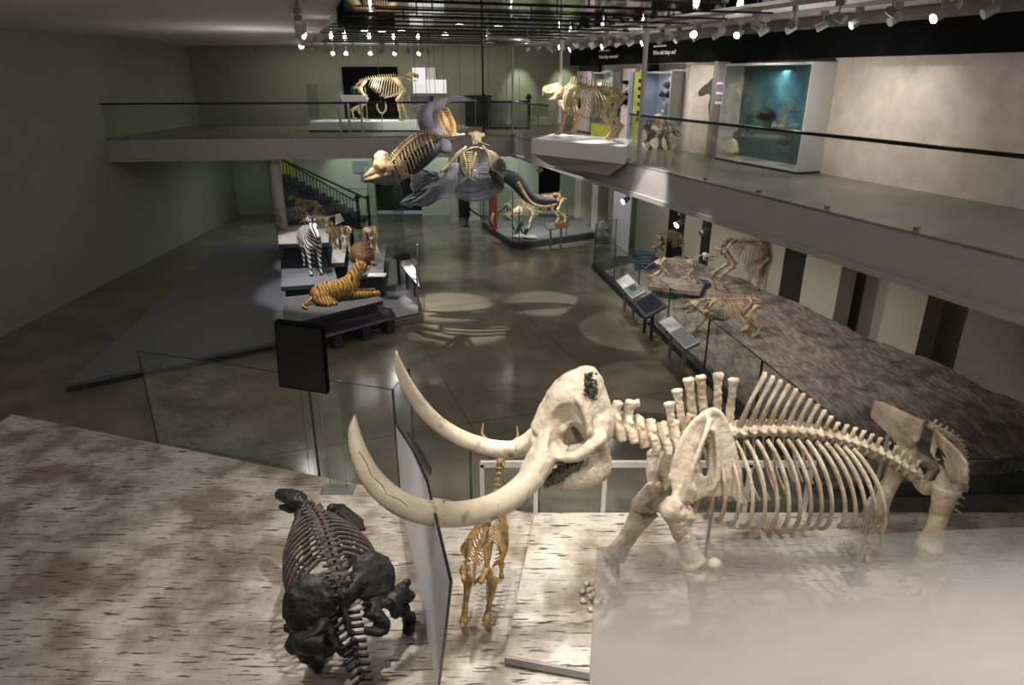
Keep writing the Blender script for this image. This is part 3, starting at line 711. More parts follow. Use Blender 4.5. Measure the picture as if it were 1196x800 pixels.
bd = thing('showcase_surround', 'dark plain wall section at the far end of the showcases', 'panel', (*EW(.9).to_2d(), ZF)); wpart(bd, 'board', 0, 1.6, ZF, 6.52, .12, 'soft_black')
wb = thing('photo_panel', 'cream panel with dark branching antler picture, first on the gallery wall', 'panel', (*EW(.8, .15).to_2d(), ZF))
wpart(wb, 'board', .1, 1.35, 4.35, 6.33, .1, 'panel_pink', .135)
an = MB()
for pts in ([(.25, 6.0), (.6, 5.85), (.95, 5.95), (1.15, 5.75)], [(.45, 6.2), (.6, 5.85), (.4, 5.7)], [(.95, 5.95), (1.0, 6.15)]):
    an.tube([V((*EW(s, .235).to_2d(), z)) for s, z in pts], .03, 5)
an.build('antler_relief', 'black', wb); wpart(wb, 'dark_block', .15, .65, 5.1, 5.45, .1, 'black', .22)
def showcase(label, s0, s1, z0, z1, dep, back, side, extra=None, frame='grey_metal'):
    t = thing('wall_showcase', label, 'showcase', (*EW((s0 + s1) / 2, dep / 2).to_2d(), ZF))
    wpart(t, 'back_panel', s0, s1, z0, z1, .05, back, .02)
    m = MB()
    for sa, sb, za, zb in ((s0 - .04, s0, z0, z1), (s1, s1 + .04, z0, z1), (s0 - .04, s1 + .04, z1, z1 + .05), (s0 - .04, s1 + .04, z0 - .05, z0)):
        a = EW(sa); b = EW(sb); c = (a + b) / 2 - W * dep / 2; m.box((c.x, c.y, (za + zb) / 2), (sb - sa, dep, zb - za), rz=math.atan2(WD.y, WD.x))
    m.build('frame', frame, t); wpart(t, 'glass_panel', s0 + .01, s1 - .01, z0 + .01, z1 - .01, .012, 'glass_clear', dep - .02)
    wpart(t, 'plinth', s0 - .04, s1 + .04, ZF, z0 - .05, dep, side, 0)
    return t
t = showcase('showcase with yellow-green back and branch picture, first of the row', 1.95, 3.3, 4.75, 6.25, .45, 'panel_yellow', 'panel_yellow')
wpart(t, 'grey_strip', 2.25, 2.5, 4.76, 6.24, .03, 'panel_blue', .08)
m = MB()
for a_, b_ in (((2.6, 6.0), (3.1, 6.15)), ((2.7, 5.5), (3.0, 5.75)), ((2.65, 5.2), (2.9, 5.35))): m.tube([V((*EW(a_[0], .12).to_2d(), a_[1])), V((*EW(b_[0], .12).to_2d(), b_[1]))], .025, 5)
m.build('branch_relief', 'llama_coat', t)
t = thing('photo_panel', 'pinkish wall panel with small dark specimens beside the yellow-green showcase', 'panel', (*EW(3.8, .1).to_2d(), ZF)); wpart(t, 'board', 3.4, 4.2, ZF, 6.4, .12, 'panel_pink')
for s, z, w_, h_ in ((3.6, 5.95, .2, .1), (3.65, 5.35, .18, .35)): wpart(t, 'specimen', s, s + w_, z, z + h_, .1, 'black', .12)
t = thing('photo_panel', 'bright yellow-green upright panel with small dark marks between the showcases', 'panel', (*EW(4.7, .1).to_2d(), ZF)); wpart(t, 'board', 4.25, 5.15, ZF, 6.3, .16, 'panel_yellow')
for i in range(6): wpart(t, 'mark', 4.55, 4.65, 4.9 + i * .22, 5.0 + i * .22, .02, 'black', .16)
t = thing('photo_panel', 'grey strip panel between the pink panel and the bright yellow-green panel', 'panel', (*EW(4.2, .1).to_2d(), ZF)); wpart(t, 'board', 4.02, 4.24, ZF, 6.3, .2, 'panel_blue')
t = thing('photo_panel', 'narrow dark upright strip between the yellow-green panel and the blue showcase', 'panel', (*EW(5.2, .1).to_2d(), ZF)); wpart(t, 'board', 5.15, 5.35, ZF, 6.5, .3, 'soft_black')
t = showcase('blue-grey deep showcase with skull specimens, second of the row', 5.45, 6.95, 4.95, 6.25, .55, 'panel_blue', 'panel_cream')
wpart(t, 'side_lining', 5.46, 5.5, 4.96, 6.24, .5, 'panel_blue')
for i, (s, z, r_, mm) in enumerate(((6.2, 5.95, .12, 'black'), (5.95, 5.7, .10, 'black'), (6.25, 5.7, .1, 'black'), (6.1, 5.45, .07, 'bone'), (6.05, 5.25, .07, 'bone'))):
    p = EW(s, .18); MB().blob((p.x, p.y, z), (r_ * .9, r_ * .9, r_ * .7), rough=.6, seed=i).build('small_skull', mm, t, True)
p = EW(6.05, .3); MB().blob((p.x, p.y, 5.08), (.14, .14, .12), rough=.4).tube([(p.x, p.y, 5.08), (p.x - .1, p.y - .16, 5.03)], [.09, .05], 7).build('pale_skull', 'bone_pale', t, True)  # paler bone material than the small skulls
t = thing('graphic_wall', 'cream wall panel with pale writing between the blue showcase and the horse picture', 'panel', (*EW(7.2, .1).to_2d(), ZF)); wpart(t, 'board', 7.0, 7.55, ZF, 6.51, .14, 'panel_cream')
t = thing('horse_picture', 'tall cream picture panel with dark horse head and neck', 'picture', (*EW(8.1, .2).to_2d(), ZF)); wpart(t, 'board', 7.55, 8.62, ZF, 6.5, .2, 'panel_cream')
ho = [(7.78, 5.78), (7.85, 5.86), (8.0, 5.95), (8.2, 6.03), (8.32, 6.12), (8.42, 6.14), (8.55, 6.3), (8.6, 6.3), (8.6, 4.9), (8.5, 5.0), (8.36, 5.25), (8.3, 5.5), (8.34, 5.72), (8.25, 5.78), (8.1, 5.74), (7.95, 5.70), (7.84, 5.70)]
MB().plate([V((*EW(s, .21).to_2d(), z)) for s, z in ho], W * .02).build('horse_head', 'horse_dark', t)
t = thing('wall_post', 'olive square post beside the horse picture', 'post', (*EW(8.75, .2).to_2d(), ZF)); wpart(t, 'shaft', 8.66, 8.84, ZF, 6.52, .4, 'wall_olive')
t = thing('photo_panel', 'dark purple upright text panel beside the post at the right edge', 'panel', (*EW(9.1, .3).to_2d(), ZF)); wpart(t, 'board', 8.86, 9.35, ZF, 6.5, .45, 'panel_purple')
for i in range(3): wpart(t, 'pale_line', 8.95, 9.22, 6.0 - i * .22, 6.05 - i * .22, .01, 'sign_white', .455)
t = showcase('tall teal-backed showcase at the right edge of the gallery wall', 9.42, 12.2, 4.4, 6.4, .6, 'panel_teal', 'soft_black', frame='white_metal')  # teal comes from the back panel colour
for i in range(3):
    p = EW(9.9 + i * .75, .3); MB().blob((p.x, p.y, 4.9 + .5 * (i % 2)), (.2, .2, .14), rough=.5, seed=i).build('specimen', 'bone_black', t, True)
# dark hoofed figure in front of the wall + dark bust
p = EW(7.2, 1.0); quadruped('small_animal_model', 'small dark four-legged animal standing before the cream showcase wall', 'animal', (p.x, p.y, ZF), math.atan2(-W.y, -W.x) + 1.9, 'bone_brown', .6, .85, .8, [(.45, 0, .7), (.55, 0, .62)], (1, 0, -.4), [(-.5, 0, .6), (-.6, 0, .45)], 9, .4, .2, .03, .06, (.1, -.1), (0, .2), 'ung', .3)
p = EW(5.0, 1.1); t = thing('pedestal_bust', 'black round-topped post on the right gallery behind the balustrade', 'post', (p.x, p.y, ZF))
MB().tube([(p.x, p.y, ZF), (p.x, p.y, ZF + .05), (p.x, p.y, ZF + .06), (p.x, p.y, ZF + .85), (p.x, p.y, ZF + .98), (p.x, p.y, ZF + 1.05)], [.2, .2, .09, .08, .14, .05], 12).build('shaft', 'black_rail', t, True); MB().blob((p.x, p.y, ZF + 1.12), (.18, .18, .11)).build('head', 'black_rail', t, True)
# glass screen on gallery deck next to the platform
p = CN - U * 8.15 + W * .1
for i, (q, l_) in enumerate(((p + W * .3, 'first'), (p + W * .95, 'second'))):
    tag(MB().box((q.x, q.y, ZF + .66), (.02, .6, 1.3), rz=math.atan2(-U.x, U.y) + 1.57).build('glass_screen', 'glass'), 'upright glass screen by the white platform, %s one from the balustrade' % l_, 'glass screen')
# =====================================================================  STONE PLATFORM (foreground)
ZS, ZM = .3, .42
bk_ = [G(332, 548, ZS), G(466, 575, ZS), G(628, 600, ZS), G(865, 603, ZS)]
B0 = bk_[0]; d_ = (bk_[0] - bk_[1]).normalized(); L0 = B0 + d_ * 6
d2_ = (bk_[3] - bk_[2]).normalized(); R0 = bk_[3] + d2_ * 4.5
pl = thing('stone_platform', 'large low platform of cream stone with dark dashes under the mammoth skeleton', 'platform', (0, 6, 0))
out = [(L0.x, L0.y), (B0.x, B0.y), (bk_[1].x, bk_[1].y), (bk_[2].x, bk_[2].y), (bk_[3].x, bk_[3].y), (R0.x, R0.y), (R0.x, 1.6), (L0.x, 1.6)]
MB().prism(out, 0.004, ZS).build('base', 'stone', pl)
a, b, c = G(625, 600, ZM), G(590, 765, ZM), G(672, 780, ZM); e_ = (c - b).normalized()
far = bk_[2] - V((.0, .12, 0)); a = V((a.x, far.y - .02, 0)); c2 = b + e_ * 7.5
sl = MB().prism([(a.x, a.y), (b.x, b.y), (c2.x, c2.y), (c2.x + .3, a.y)], ZS, ZM); slab = sl.build('raised_slab', 'stone', pl)
MB().box(((b + c2) / 2 + V((0, -.012, ZS + .065))).to_tuple() if 0 else ((b.x + c2.x) / 2, (b.y + c2.y) / 2 - .02, ZS + .075), ((c2 - b).length, .03, .09), rz=math.atan2(e_.y, e_.x)).build('front_edge', 'fascia_paint', pl)
# =====================================================================  MAMMOTH
HB = V((.985, .17, 0)); LT = V((.17, -.985, 0))         # backwards, and towards the near side
mm = thing('mammoth_skeleton', 'huge cream mammoth skeleton with two long curved tusks on the stone platform', 'skeleton', (2.6, 6.4, ZM))
BM = 'bone_pale'
sk = MB()
Rk = Matrix.Rotation(math.radians(-20), 3, 'Y')
sk.blob(D(685, 470, 6.0), (.23, .27, .36), Rk, 16, 12)
sk.blob(D(687, 450, 6.02), (.16, .24, .20), Rk, 14, 10)
sk.blob(D(695, 492, 5.95), (.17, .27, .24), None, 14, 10)
sk.tube([D(682, 446, 6.0), D(664, 462, 5.98), D(648, 487, 5.96), D(636, 508, 5.93)], [.17, .20, .19, .17], 14, sub=3)
sk.tube([D(652, 512, 5.78), D(636, 530, 5.66), D(619, 560, 5.45)], [.15, .145, .138], 14, sub=3)
sk.tube([D(640, 500, 6.15), D(622, 514, 6.2), D(603, 525, 6.2)], [.13, .11, .105], 14, sub=3)
sk.blob(D(640, 515, 5.95), (.2, .25, .17), None, 12, 9)
sk.blob(D(664, 500, 6.28), (.22, .20, .24), None, 12, 9)
sk.tube([D(642, 522, 5.62), D(658, 533, 5.57), D(676, 532, 5.56), D(692, 519, 5.60), D(702, 508, 5.72)], [.085, .062, .062, .066, .08], 10, sub=3)
sk.tube([D(668, 462, 5.82), D(680, 472, 5.74), D(686, 488, 5.68), D(689, 508, 5.62)], [.03, .05, .05, .045], 10, sub=3)
sk.tube([D(650, 540, 5.85), D(672, 536, 5.85), D(695, 525, 5.9)], [.13, .15, .12], 10)
sk.blob(D(708, 492, 6.02), (.09, .2, .2), None, 10, 8, .3)
sk.tube([D(700, 510, 5.62), D(706, 528, 5.72)], [.07, .05], 8)
for s in (0, 1): sk.blob(D(712, 500 + s * 4, 6.1 - .12 * s), .06)
ct = MB(); ct.blob(D(661, 500, 5.60), (.205, .26, .25), Matrix.Rotation(math.radians(-25), 3, 'Y'), 14, 10, .15)
ct.blob(D(654, 520, 5.62), (.12, .14, .09), None, 12, 8, .2)
ct.blob(D(690, 450, 5.74), (.065, .07, .13), None, 10, 8, .5)
ct.blob(D(632, 525, 5.50), (.035, .05, .05), None, 8, 6, .3)
skull = sk.build('skull', 'bone_clean', mm, fuse=.018, it=5, cut=ct, disp=.009, dscale=.085)
# honeycombed broken patch at the crown
hc = MB()
for i in range(80):
    q = D(690 + random.uniform(-7, 7), 450 + random.uniform(-15, 16), 5.775 + random.uniform(-.03, .03)); hc.blob(q, random.uniform(.010, .022), n=6, m=4, rough=.8, seed=i)
hc.build('broken_crown_bone', 'teeth_dark', skull, True)
# mandible
for nm, dy in (('near', 0), ('far', .42)):
    pass
md = MB()
for dy, sx in ((0, 0), (.42, -3)):
    md.tube([D(703 + sx, 515, 5.66 + dy), D(706 + sx, 535, 5.66 + dy), D(700 + sx, 550, 5.64 + dy), D(682 + sx, 558, 5.62 + dy * .9), D(664 + sx, 561, 5.62 + dy * .7), D(648, 562, 5.68 + dy * .4), D(641, 563, 5.75 + dy * .1)], [.05, .075, .12, .115, .10, .075, .05], 10, flat=.55, sub=3)
    md.tube([D(690 + sx, 530, 5.66 + dy), D(694 + sx, 548, 5.66 + dy)], [.04, .1], 8, flat=.5)
md.tube([D(641, 563, 5.74), D(637, 567, 5.76), D(634, 562, 5.74)], [.07, .05, .03], 8)
jaw = md.build('jaw', BM, mm, fuse=.02, it=4, disp=.008, dscale=.08)
tt = MB()
for i in range(9):
    t = i / 8; q = D(639 + 39 * t, 559 - 20 * t, 5.60 + .02 * t); tt.box(q, (.028, .14, .085 + .02 * (i % 2)), rot=Matrix.Rotation(math.radians(25), 3, 'Y'), taper=.8)
    q = D(641 + 34 * t, 562 - 14 * t, 5.63 + .02 * t); tt.box(q, (.024, .12, .07), rot=Matrix.Rotation(math.radians(15), 3, 'Y'), taper=.7)
tt.build('grinding_teeth', 'teeth_dark', mm, False)
# tusks
MB().tube([D(624, 554, 5.47), D(606, 573, 5.34), D(580, 590, 5.16), D(548, 599, 4.98), D(508, 600, 4.84), D(468, 588, 4.78), D(437, 562, 4.82), D(420, 530, 4.92), D(413.5, 503, 5.0), D(415, 483, 5.06)],
          [.118, .120, .118, .112, .108, .104, .094, .074, .050, .010], 20, sub=5).build('tusk', 'tusk', mm, True)
MB().tube([D(608, 523, 6.2), D(590, 525, 6.22), D(562, 520, 6.24), D(532, 508, 6.25), D(505, 489, 6.22), D(484, 463, 6.18), D(469, 436, 6.14), D(462.5, 410, 6.12)],
          [.092, .092, .088, .084, .080, .070, .054, .010], 20, sub=5).build('tusk', 'tusk', mm, True)
# cracks / repair seams on the near tusk
ns = MB()
for (x, y, Y) in ((520, 600, 4.87), (452, 577, 4.80), (607, 573, 5.34)):
    c = D(x, y, Y); dx = D(x + 14, y + (8 if x < 500 else -2 if x < 600 else -12), Y) - D(x - 14, y - (8 if x < 500 else -1 if x < 600 else -12), Y); dx.normalize(); a = dx.orthogonal().normalized(); b = dx.cross(a)
    r = .1125 if x < 600 else .1245; r = .1045 if x < 460 else r
    ns.tube([c + (a * math.cos(t / 10 * 6.283) + b * math.sin(t / 10 * 6.283)) * r + dx * .012 * math.sin(t * 2.3) for t in range(11)], .004, 4)
ns.build('repair_seam', 'teeth_dark', mm, True)
ck = MB(); cp = []
for i, (x, y, Y, r) in enumerate(((419, 527, 4.93, .073), (428, 541, 4.88, .083), (434, 556, 4.84, .091), (446, 566, 4.81, .097), (452, 577, 4.79, .100), (466, 583, 4.78, .104), (478, 593, 4.79, .106))):
    q = D(x, y, Y); tc_ = (V((0, 0, CAMH)) - q).normalized(); cp.append(q + tc_ * (r + .001))
ck.tube(cp, .0032, 5, sub=2); ck.build('crack', 'llama_coat', mm, True)
# neck
neckc = [D(718, 494, 6.08), D(732, 497, 6.12), D(750, 503, 6.16), D(768, 508, 6.2), D(784, 512, 6.24), D(800, 513, 6.28)]
NC = along(neckc, 7)
for i, (p, d) in enumerate(NC):
    m = MB(); up = V((0, 0, 1)); lat = d.cross(up).normalized(); r = .085
    m.blob(p, (.066, .15, .15), Matrix.Rotation(.17, 3, 'Z'), 10, 7, .35, i)
    h = (.20, .24, .11, .12, .13, .17, .26)[i]
    m.tube([p + up * .05, p + up * (.05 + h * .6) + d * .01, p + up * (.05 + h) + d * .03], [.065, .05, .06 if i < 2 else .035], 7)
    if i == 1: m.tube([p + up * .2 - d * .03, p + up * .29 + d * .14], [.06, .05], 8, flat=.5)
    for s in (-1, 1):
        m.tube([p, p + lat * s * .13 - up * .02, p + lat * s * .16 - up * .12 + d * .02], [.065, .055, .05], 7)
        m.tube([p + lat * s * .07 + up * .05, p + lat * s * .12 + up * .10], [.03, .025], 6)
    m.build('vertebra', BM, mm, fuse=.014, it=2, disp=.008, dscale=.04)
# thoracic column
tops = [(781, 469), (790.5, 454), (804, 441), (818, 438), (839, 435), (857, 441)]
TB = [D(800, 513, 6.28) + HB * (.10 * i) + V((0, 0, .004 * i)) for i in range(6)]
TB = [D(787, 514, 6.26), D(799, 512, 6.28), D(812, 510, 6.30), D(824, 508, 6.32), D(837, 507, 6.34), D(850, 506, 6.36)]
for i, (c, tp) in enumerate(zip(TB, tops)):
    m = MB(); t_ = D(tp[0], tp[1], 6.26 + .02 * i)
    lat = LT
    m.blob(c, (.055, .12, .105), None, 10, 7, .3, i)
    dv = t_ - c
    m.tube([c + dv * .12, c + dv * .35, c + dv * .75, c + dv * .9, c + dv * .97, t_], [.055, .05, .046, .055, .068, .045], 9, flat=.62)
    for s in (-1, 1): m.tube([c + V((0, 0, .05)), c + lat * s * .15 + V((0, 0, .09))], [.05, .04], 7)
    m.build('vertebra', BM, mm, fuse=.014, it=2, disp=.009, dscale=.05)
last = TB[-1]; topz = D(857, 441, 6.36).z - last.z
for i in range(1, 22):
    c = last + HB * (.115 * i) + V((0, 0, .05 * math.sin(i / 8) - .0018 * i * i)); h = max(.10, topz * (1 - i / 13)); m = MB()
    vertebra(m, c, -HB, .085, h, tilt=.35, n=8, wide=.15)
    m.build('vertebra', BM, mm, True)
SA = last + HB * 2.45 + V((0, 0, -.15))
# ribs
allc = TB[1:] + [last + HB * (.115 * i) + V((0, 0, .05 * math.sin(i / 8) - .0018 * i * i)) for i in range(1, 13)]
for i, c in enumerate(allc):
    q = i / (len(allc) - 1); dep = .80 + .42 * math.sin(math.pi * min(.6, .1 + q * .8)); w = .26 + .34 * math.sin(math.pi * min(.55, .08 + q * .8))
    for s in (-1, 1):
        MB().tube(rib_pts(c + V((0, 0, .03)), s, w, dep, .10 + .25 * q, -HB, a0=70, a1=-62 if q < .7 else -40, lat=LT), [.030] * 5 + [.026] * 4 + [.024, .030, .034], 8, flat=.6).build('rib', BM, mm, True)
# shoulder blades
def lift(px_, py_, Y): return D(px_, py_, Y)
sb = MB()
oa = [D(786, 588, 5.86), D(782, 560, 5.90), D(789, 530, 5.97), D(804, 500, 6.03), D(818, 487, 6.06), D(830, 480, 6.08), D(842, 484, 6.08), D(854, 507, 6.06), D(864, 545, 6.02), D(871, 592, 5.97), D(848, 580, 5.95), D(822, 581, 5.90), D(804, 590, 5.86)]
sb.plate(oa, LT * .035)
sb.tube([oa[i] for i in (1, 2, 3, 4, 5, 6, 7, 8, 9)], [.028, .026, .028, .034, .045, .036, .022, .020, .026], 8, sub=2)
sb.tube([D(799, 583, 5.82), D(805, 560, 5.80), D(812, 538, 5.82), D(822, 512, 5.88), D(830, 488, 6.0)], [.07, .045, .03, .03, .035], 8, sub=3).tube([D(833, 500, 6.0), D(839, 530, 5.96), D(838, 560, 5.92), D(830, 574, 5.9)], .03, 7, sub=2)
for t in range(7):
    q = t / 6; a_ = D(803 + 26 * q, 575 - 84 * q, 5.80 + .20 * q); b_ = D(803 + 25 * q, 577 - 84 * q, 5.93 + .12 * q); sb.tube([a_, b_], [.022, .03], 6)
sb.plate([D(804, 566, 5.80), D(812, 538, 5.81), D(822, 512, 5.88), D(830, 490, 6.0), D(829, 490, 6.08), D(820, 514, 6.02), D(810, 540, 5.98), D(801, 570, 5.92)], V((.03, .01, .01)))
sb.tube([D(806, 560, 5.80), D(812, 574, 5.76), D(809, 590, 5.74)], [.035, .03, .018], 8)
sb.blob(D(793, 585, 5.86), (.12, .10, .09), None, 10, 8, .3)
sc_ = MB().plate([D(827.5, 503, 6.02), D(819, 543, 5.92), D(820, 556, 5.90), D(826, 560, 5.92), D(828.5, 540, 5.95), D(829.5, 515, 6.0)], LT * .5)
sb.build('shoulder_blade', 'bone_clean', mm, fuse=.016, it=3, cut=sc_, disp=.004, dscale=.12)
fb = MB(); ob_ = [D(762, 575, 6.72), D(757, 556, 6.74), D(757, 530, 6.78), D(774, 516, 6.8), D(786, 520, 6.8), D(786, 560, 6.76), D(776, 578, 6.72)]
fb.plate(ob_, LT * .04).tube([D(764, 575, 6.68), D(768, 545, 6.68), D(777, 520, 6.72)], [.05, .03, .03], 8).tube([ob_[i] for i in (0, 1, 2, 3, 4)], .03, 7).blob(D(764, 576, 6.70), (.11, .1, .09))
fb.build('shoulder_blade', BM, mm, fuse=.02, it=3, disp=.008, dscale=.1)
# fore legs
def limb(mb, a, b, r, e=1.9, lump=()):
    mb.bone(a, b, r, e, 12)
    for i, (t, o, rr) in enumerate(lump): mb.blob(V(a).lerp(V(b), t) + V(o), rr, rough=.35, seed=i)
m = MB(); limb(m, D(786, 592, 5.80), D(811, 660, 5.72), .095, 1.5, ((.02, (-.03, -.03, .02), .13), (.15, (.08, 0, 0), .12), (.4, (-.03, -.02, .0), .085), (.55, (.03, 0, 0), .07), (.95, (-.05, -.02, 0), .095), (.97, (.06, 0, 0), .09)))
m.build('humerus', BM, mm, fuse=.02, it=3, disp=.012, dscale=.09)
m = MB(); limb(m, D(812, 664, 5.70), D(818, 742, 5.66), .085, 1.6, ((.02, (-.05, -.02, 0), .09),))
m.tube([D(834, 656, 5.78), D(836, 668, 5.78), D(826, 678, 5.75), D(818, 690, 5.72), D(818, 735, 5.68)], [.075, .085, .075, .06, .07], 10, sub=2)
m.build('forearm_bones', BM, mm, fuse=.02, it=3, disp=.01, dscale=.08)
def mfoot(c, hd, r=.2):
    m = MB(); hd = V(hd).normalized(); lt = V((-hd.y, hd.x, 0))
    for i in range(3):
        for j in range(2): m.blob(c + lt * (.09 * (i - 1)) + V((0, 0, .30 - .09 * j)), (.065, .065, .055), rough=.4, seed=i + j)
    for i in range(5):
        a_ = math.radians(-56 + 28 * i); dv = hd * math.cos(a_) + lt * math.sin(a_)
        p0 = c + dv * .06 + V((0, 0, .18)); p1 = c + dv * .16 + V((0, 0, .10)); p2 = c + dv * .25 + V((0, 0, .055)); p3 = c + dv * .32 + V((0, 0, .03))
        m.bone(p0, p1, .038, 1.4, 8).bone(p1, p2, .034, 1.3, 8); m.blob(p3, (.04, .04, .026), rough=.3, seed=i)
    m.blob(c - hd * .1 + V((0, 0, .12)), (.08, .08, .11)); return m
nf = D(818, 742, 5.66); cf = V((nf.x, nf.y, ZM))
mfoot(cf, -HB).build('foot_bones', BM, mm, True)
m = MB(); limb(m, D(764, 572, 6.66), D(751, 590, 6.62), .10, 1.3, ((.05, (0, 0, 0), .12), (.5, (-.02, 0, 0), .12), (.95, (-.05, 0, 0), .11), (.9, (.07, 0, -.03), .10)))
m.build('humerus', BM, mm, fuse=.02, it=3, disp=.012, dscale=.09)
m = MB(); limb(m, D(748, 596, 6.6), D(716, 648, 6.6), .07, 1.6); m.tube([D(764, 598, 6.62), D(752, 612, 6.6), D(732, 640, 6.62), D(724, 655, 6.62)], [.07, .05, .045, .06], 10, sub=2); m.blob(D(714, 650, 6.58), (.1, .09, .09), rough=.4)
m.build('forearm_bones', BM, mm, fuse=.018, it=3, disp=.01, dscale=.08)
ff = G(711, 698, ZM); mf = mfoot(V((ff.x, ff.y, ZM)), (-1, -.25, 0)); mf.tube([D(715, 652, 6.6), D(716, 672, 6.6), V((ff.x, ff.y, ZM + .22))], [.09, .085, .10], 10); mf.build('foot_bones', BM, mm, True)
# pelvis and hind legs
pv = MB(); hj = []
for s in (-1, 1):
    j = SA + LT * s * .33 + V((0, 0, -.55)) + HB * .12; hj.append(j)
    pv.plate([SA + LT * s * .08 + V((0, 0, .05)), SA + LT * s * .72 - HB * .15 + V((0, 0, .02)), SA + LT * s * .78 - HB * .12 + V((0, 0, -.25)), SA + LT * s * .5 + V((0, 0, -.4)), j, SA + LT * s * .1 + V((0, 0, -.25))], HB * .06)
    pv.blob(j, .14).tube([j, j + HB * .35 + V((0, 0, -.15)) - LT * s * .12, j - LT * s * .3 + V((0, 0, -.28)), j - LT * s * .05 + V((0, 0, -.05))], [.1, .08, .08, .08], 8)
pv.build('pelvis', BM, mm, fuse=.028, it=4, disp=.01, dscale=.1)
for s, j, sw in ((-1, hj[0], .25), (1, hj[1], -.15)):
    K = j + V((0, 0, -.98 + .1)) - HB * (.12 + sw * .4) + LT * s * .05; A = V((K.x, K.y, ZM + .28)) + HB * .12 - HB * sw * .3; Fo = V((A.x, A.y, ZM))
    MB().bone(j, K, .10, 1.6, 12).blob(K, .13).build('femur', BM, mm, fuse=.022, it=3, disp=.01, dscale=.09)
    MB().bone(K - V((0, 0, .1)), A, .085, 1.5, 12).build('shin_bones', BM, mm, True)
    mfoot(Fo, -HB).build('foot_bones', BM, mm, True)
tail = catmull([SA + HB * .05, SA + HB * .45 + V((0, 0, -.25)), SA + HB * .65 + V((0, 0, -.7)), SA + HB * .68 + V((0, 0, -1.2))], sub=5)
spine_mb(tail, 16, .05, .02, .04, 0, wide=.07).build('tail_vertebrae', BM, mm, True)
# steel supports
for p_, nm in ((TB[4], 'front'), (last + HB * 1.9 + V((0, 0, -.1)), 'rear')):
    tag(MB().tube([(p_.x + .05, p_.y, ZM), (p_.x + .05, p_.y, p_.z - .10)], .022, 8).box((p_.x + .05, p_.y, ZM + .01), (.25, .25, .02)).build('support_post', 'grey_metal'), 'slim steel post holding up the %s part of the mammoth skeleton' % nm, 'post')
# =====================================================================  ANTELOPE-LIKE GOLDEN SKELETON
hipc = (G(550, 739, ZS) + G(566, 746, ZS)) / 2; fo = G(588, 656, ZS)
ax = V((.20, 1.18, 0)).normalized(); cen = hipc + ax * .54
ant = quadruped('horned_mammal_skeleton', 'slender golden-brown horned skeleton seen from behind, standing left of the raised slab', 'skeleton', (cen.x, cen.y, ZS), math.atan2(ax.y, ax.x), 'bone_gold', 1.0, 1.12, 1.18,
          [(.72, .0, 1.18), (.82, 0, 1.32), (.86, 0, 1.42)], (1, 0, -.25), [(-.62, 0, .98), (-.66, 0, .82)], 13, .50, .24, .021, .055, (.0, -.15), (-.05, .04), 'ung', .30, hoof=True, stance=.85, pelv=1.2)
hb_ = ant
base = V((.86, 0, 1.46))
for s in (-1, 1):
    MB().tube([base + V((.02, .05 * s, .04)), base + V((.02, .14 * s, .22)), base + V((.03, .22 * s, .32)), base + V((.05, .21 * s, .46))], [.028, .024, .017, .005], 8, sub=4).build('horn', 'bone_amber', ant, True)
tag(MB().tube([(cen.x, cen.y, ZS), (cen.x, cen.y, ZS + .95)], .012, 6).build('support_rod', 'grey_metal'), 'thin support rod under the golden horned skeleton', 'rod')
# =====================================================================  DARK SKELETON, SEEN FROM BEHIND
dz = thing('broad_mammal_skeleton', 'dark brown and black broad skeleton seen from behind at lower left of the stone platform', 'skeleton', (-2.0, 5.8, ZS))
P0_ = G(400, 690, 1.35); N0_ = G(364, 595, 1.40); fw_ = (N0_ - P0_).normalized(); fwh = V((fw_.x, fw_.y, 0)).normalized(); lt_ = V((fwh.y, -fwh.x, 0))   # lt_ = right-hand side
spn = catmull([G(399, 712, 1.15), P0_, G(389, 655, 1.45), G(378, 620, 1.46), N0_], sub=6)
VV = along(spn, 20)
for i, (p, d) in enumerate(VV):
    m = MB(); vertebra(m, p, d, .06, .07, tilt=.6, n=8, wide=.12); m.blob(p + V((0, 0, .03)), (.085, .05, .05), rough=.4, seed=i)
    if i < 5: m.tube([p + lt_ * -.05, p + lt_ * .05], .07, 8)
    m.build('vertebra', 'bone_black' if i < 4 else 'bone_brown', dz, True)
for i in range(15):
    p, d = VV[8 + int(i * 11 / 15)]; q = i / 14; w = .30 + .20 * math.sin(math.pi * min(1, .18 + q * .75)); dep = .62 + .16 * math.sin(math.pi * min(1, .2 + q * .8))
    for s in (-1, 1):
        pts = rib_pts(p, s, w, dep, .34 - .16 * q, fwh, a0=80, a1=-60, lat=lt_); MB().tube(pts, [.022] * 6 + [.02] * 6, 7, flat=.6).build('rib', 'bone_brown', dz, True)
pw = MB()
def bowl(mb, c, rx, ry, rz_, R): mb.blob(c, (rx, ry, rz_), R, 18, 12, .12)
cl_ = G(366, 706, 1.18); cr_ = G(436, 674, 1.18)
bowl(pw, cl_, .32, .10, .29, Matrix.Rotation(.15, 3, 'Z') @ Matrix.Rotation(-.55, 3, 'X'))
bowl(pw, cr_, .25, .10, .285, Matrix.Rotation(.65, 3, 'Z') @ Matrix.Rotation(-.55, 3, 'X') @ Matrix.Rotation(-.2, 3, 'Y'))
pw.tube([cl_ + V((.1, 0, 0)), G(398, 708, 1.15), cr_ - V((.1, 0, 0))], [.16, .12, .14], 12, flat=.6)
pw.tube([G(386, 650, 1.42), G(398, 690, 1.33), G(405, 725, 1.1), G(410, 742, 1.0)], [.03, .06, .06, .04], 10, flat=.6)
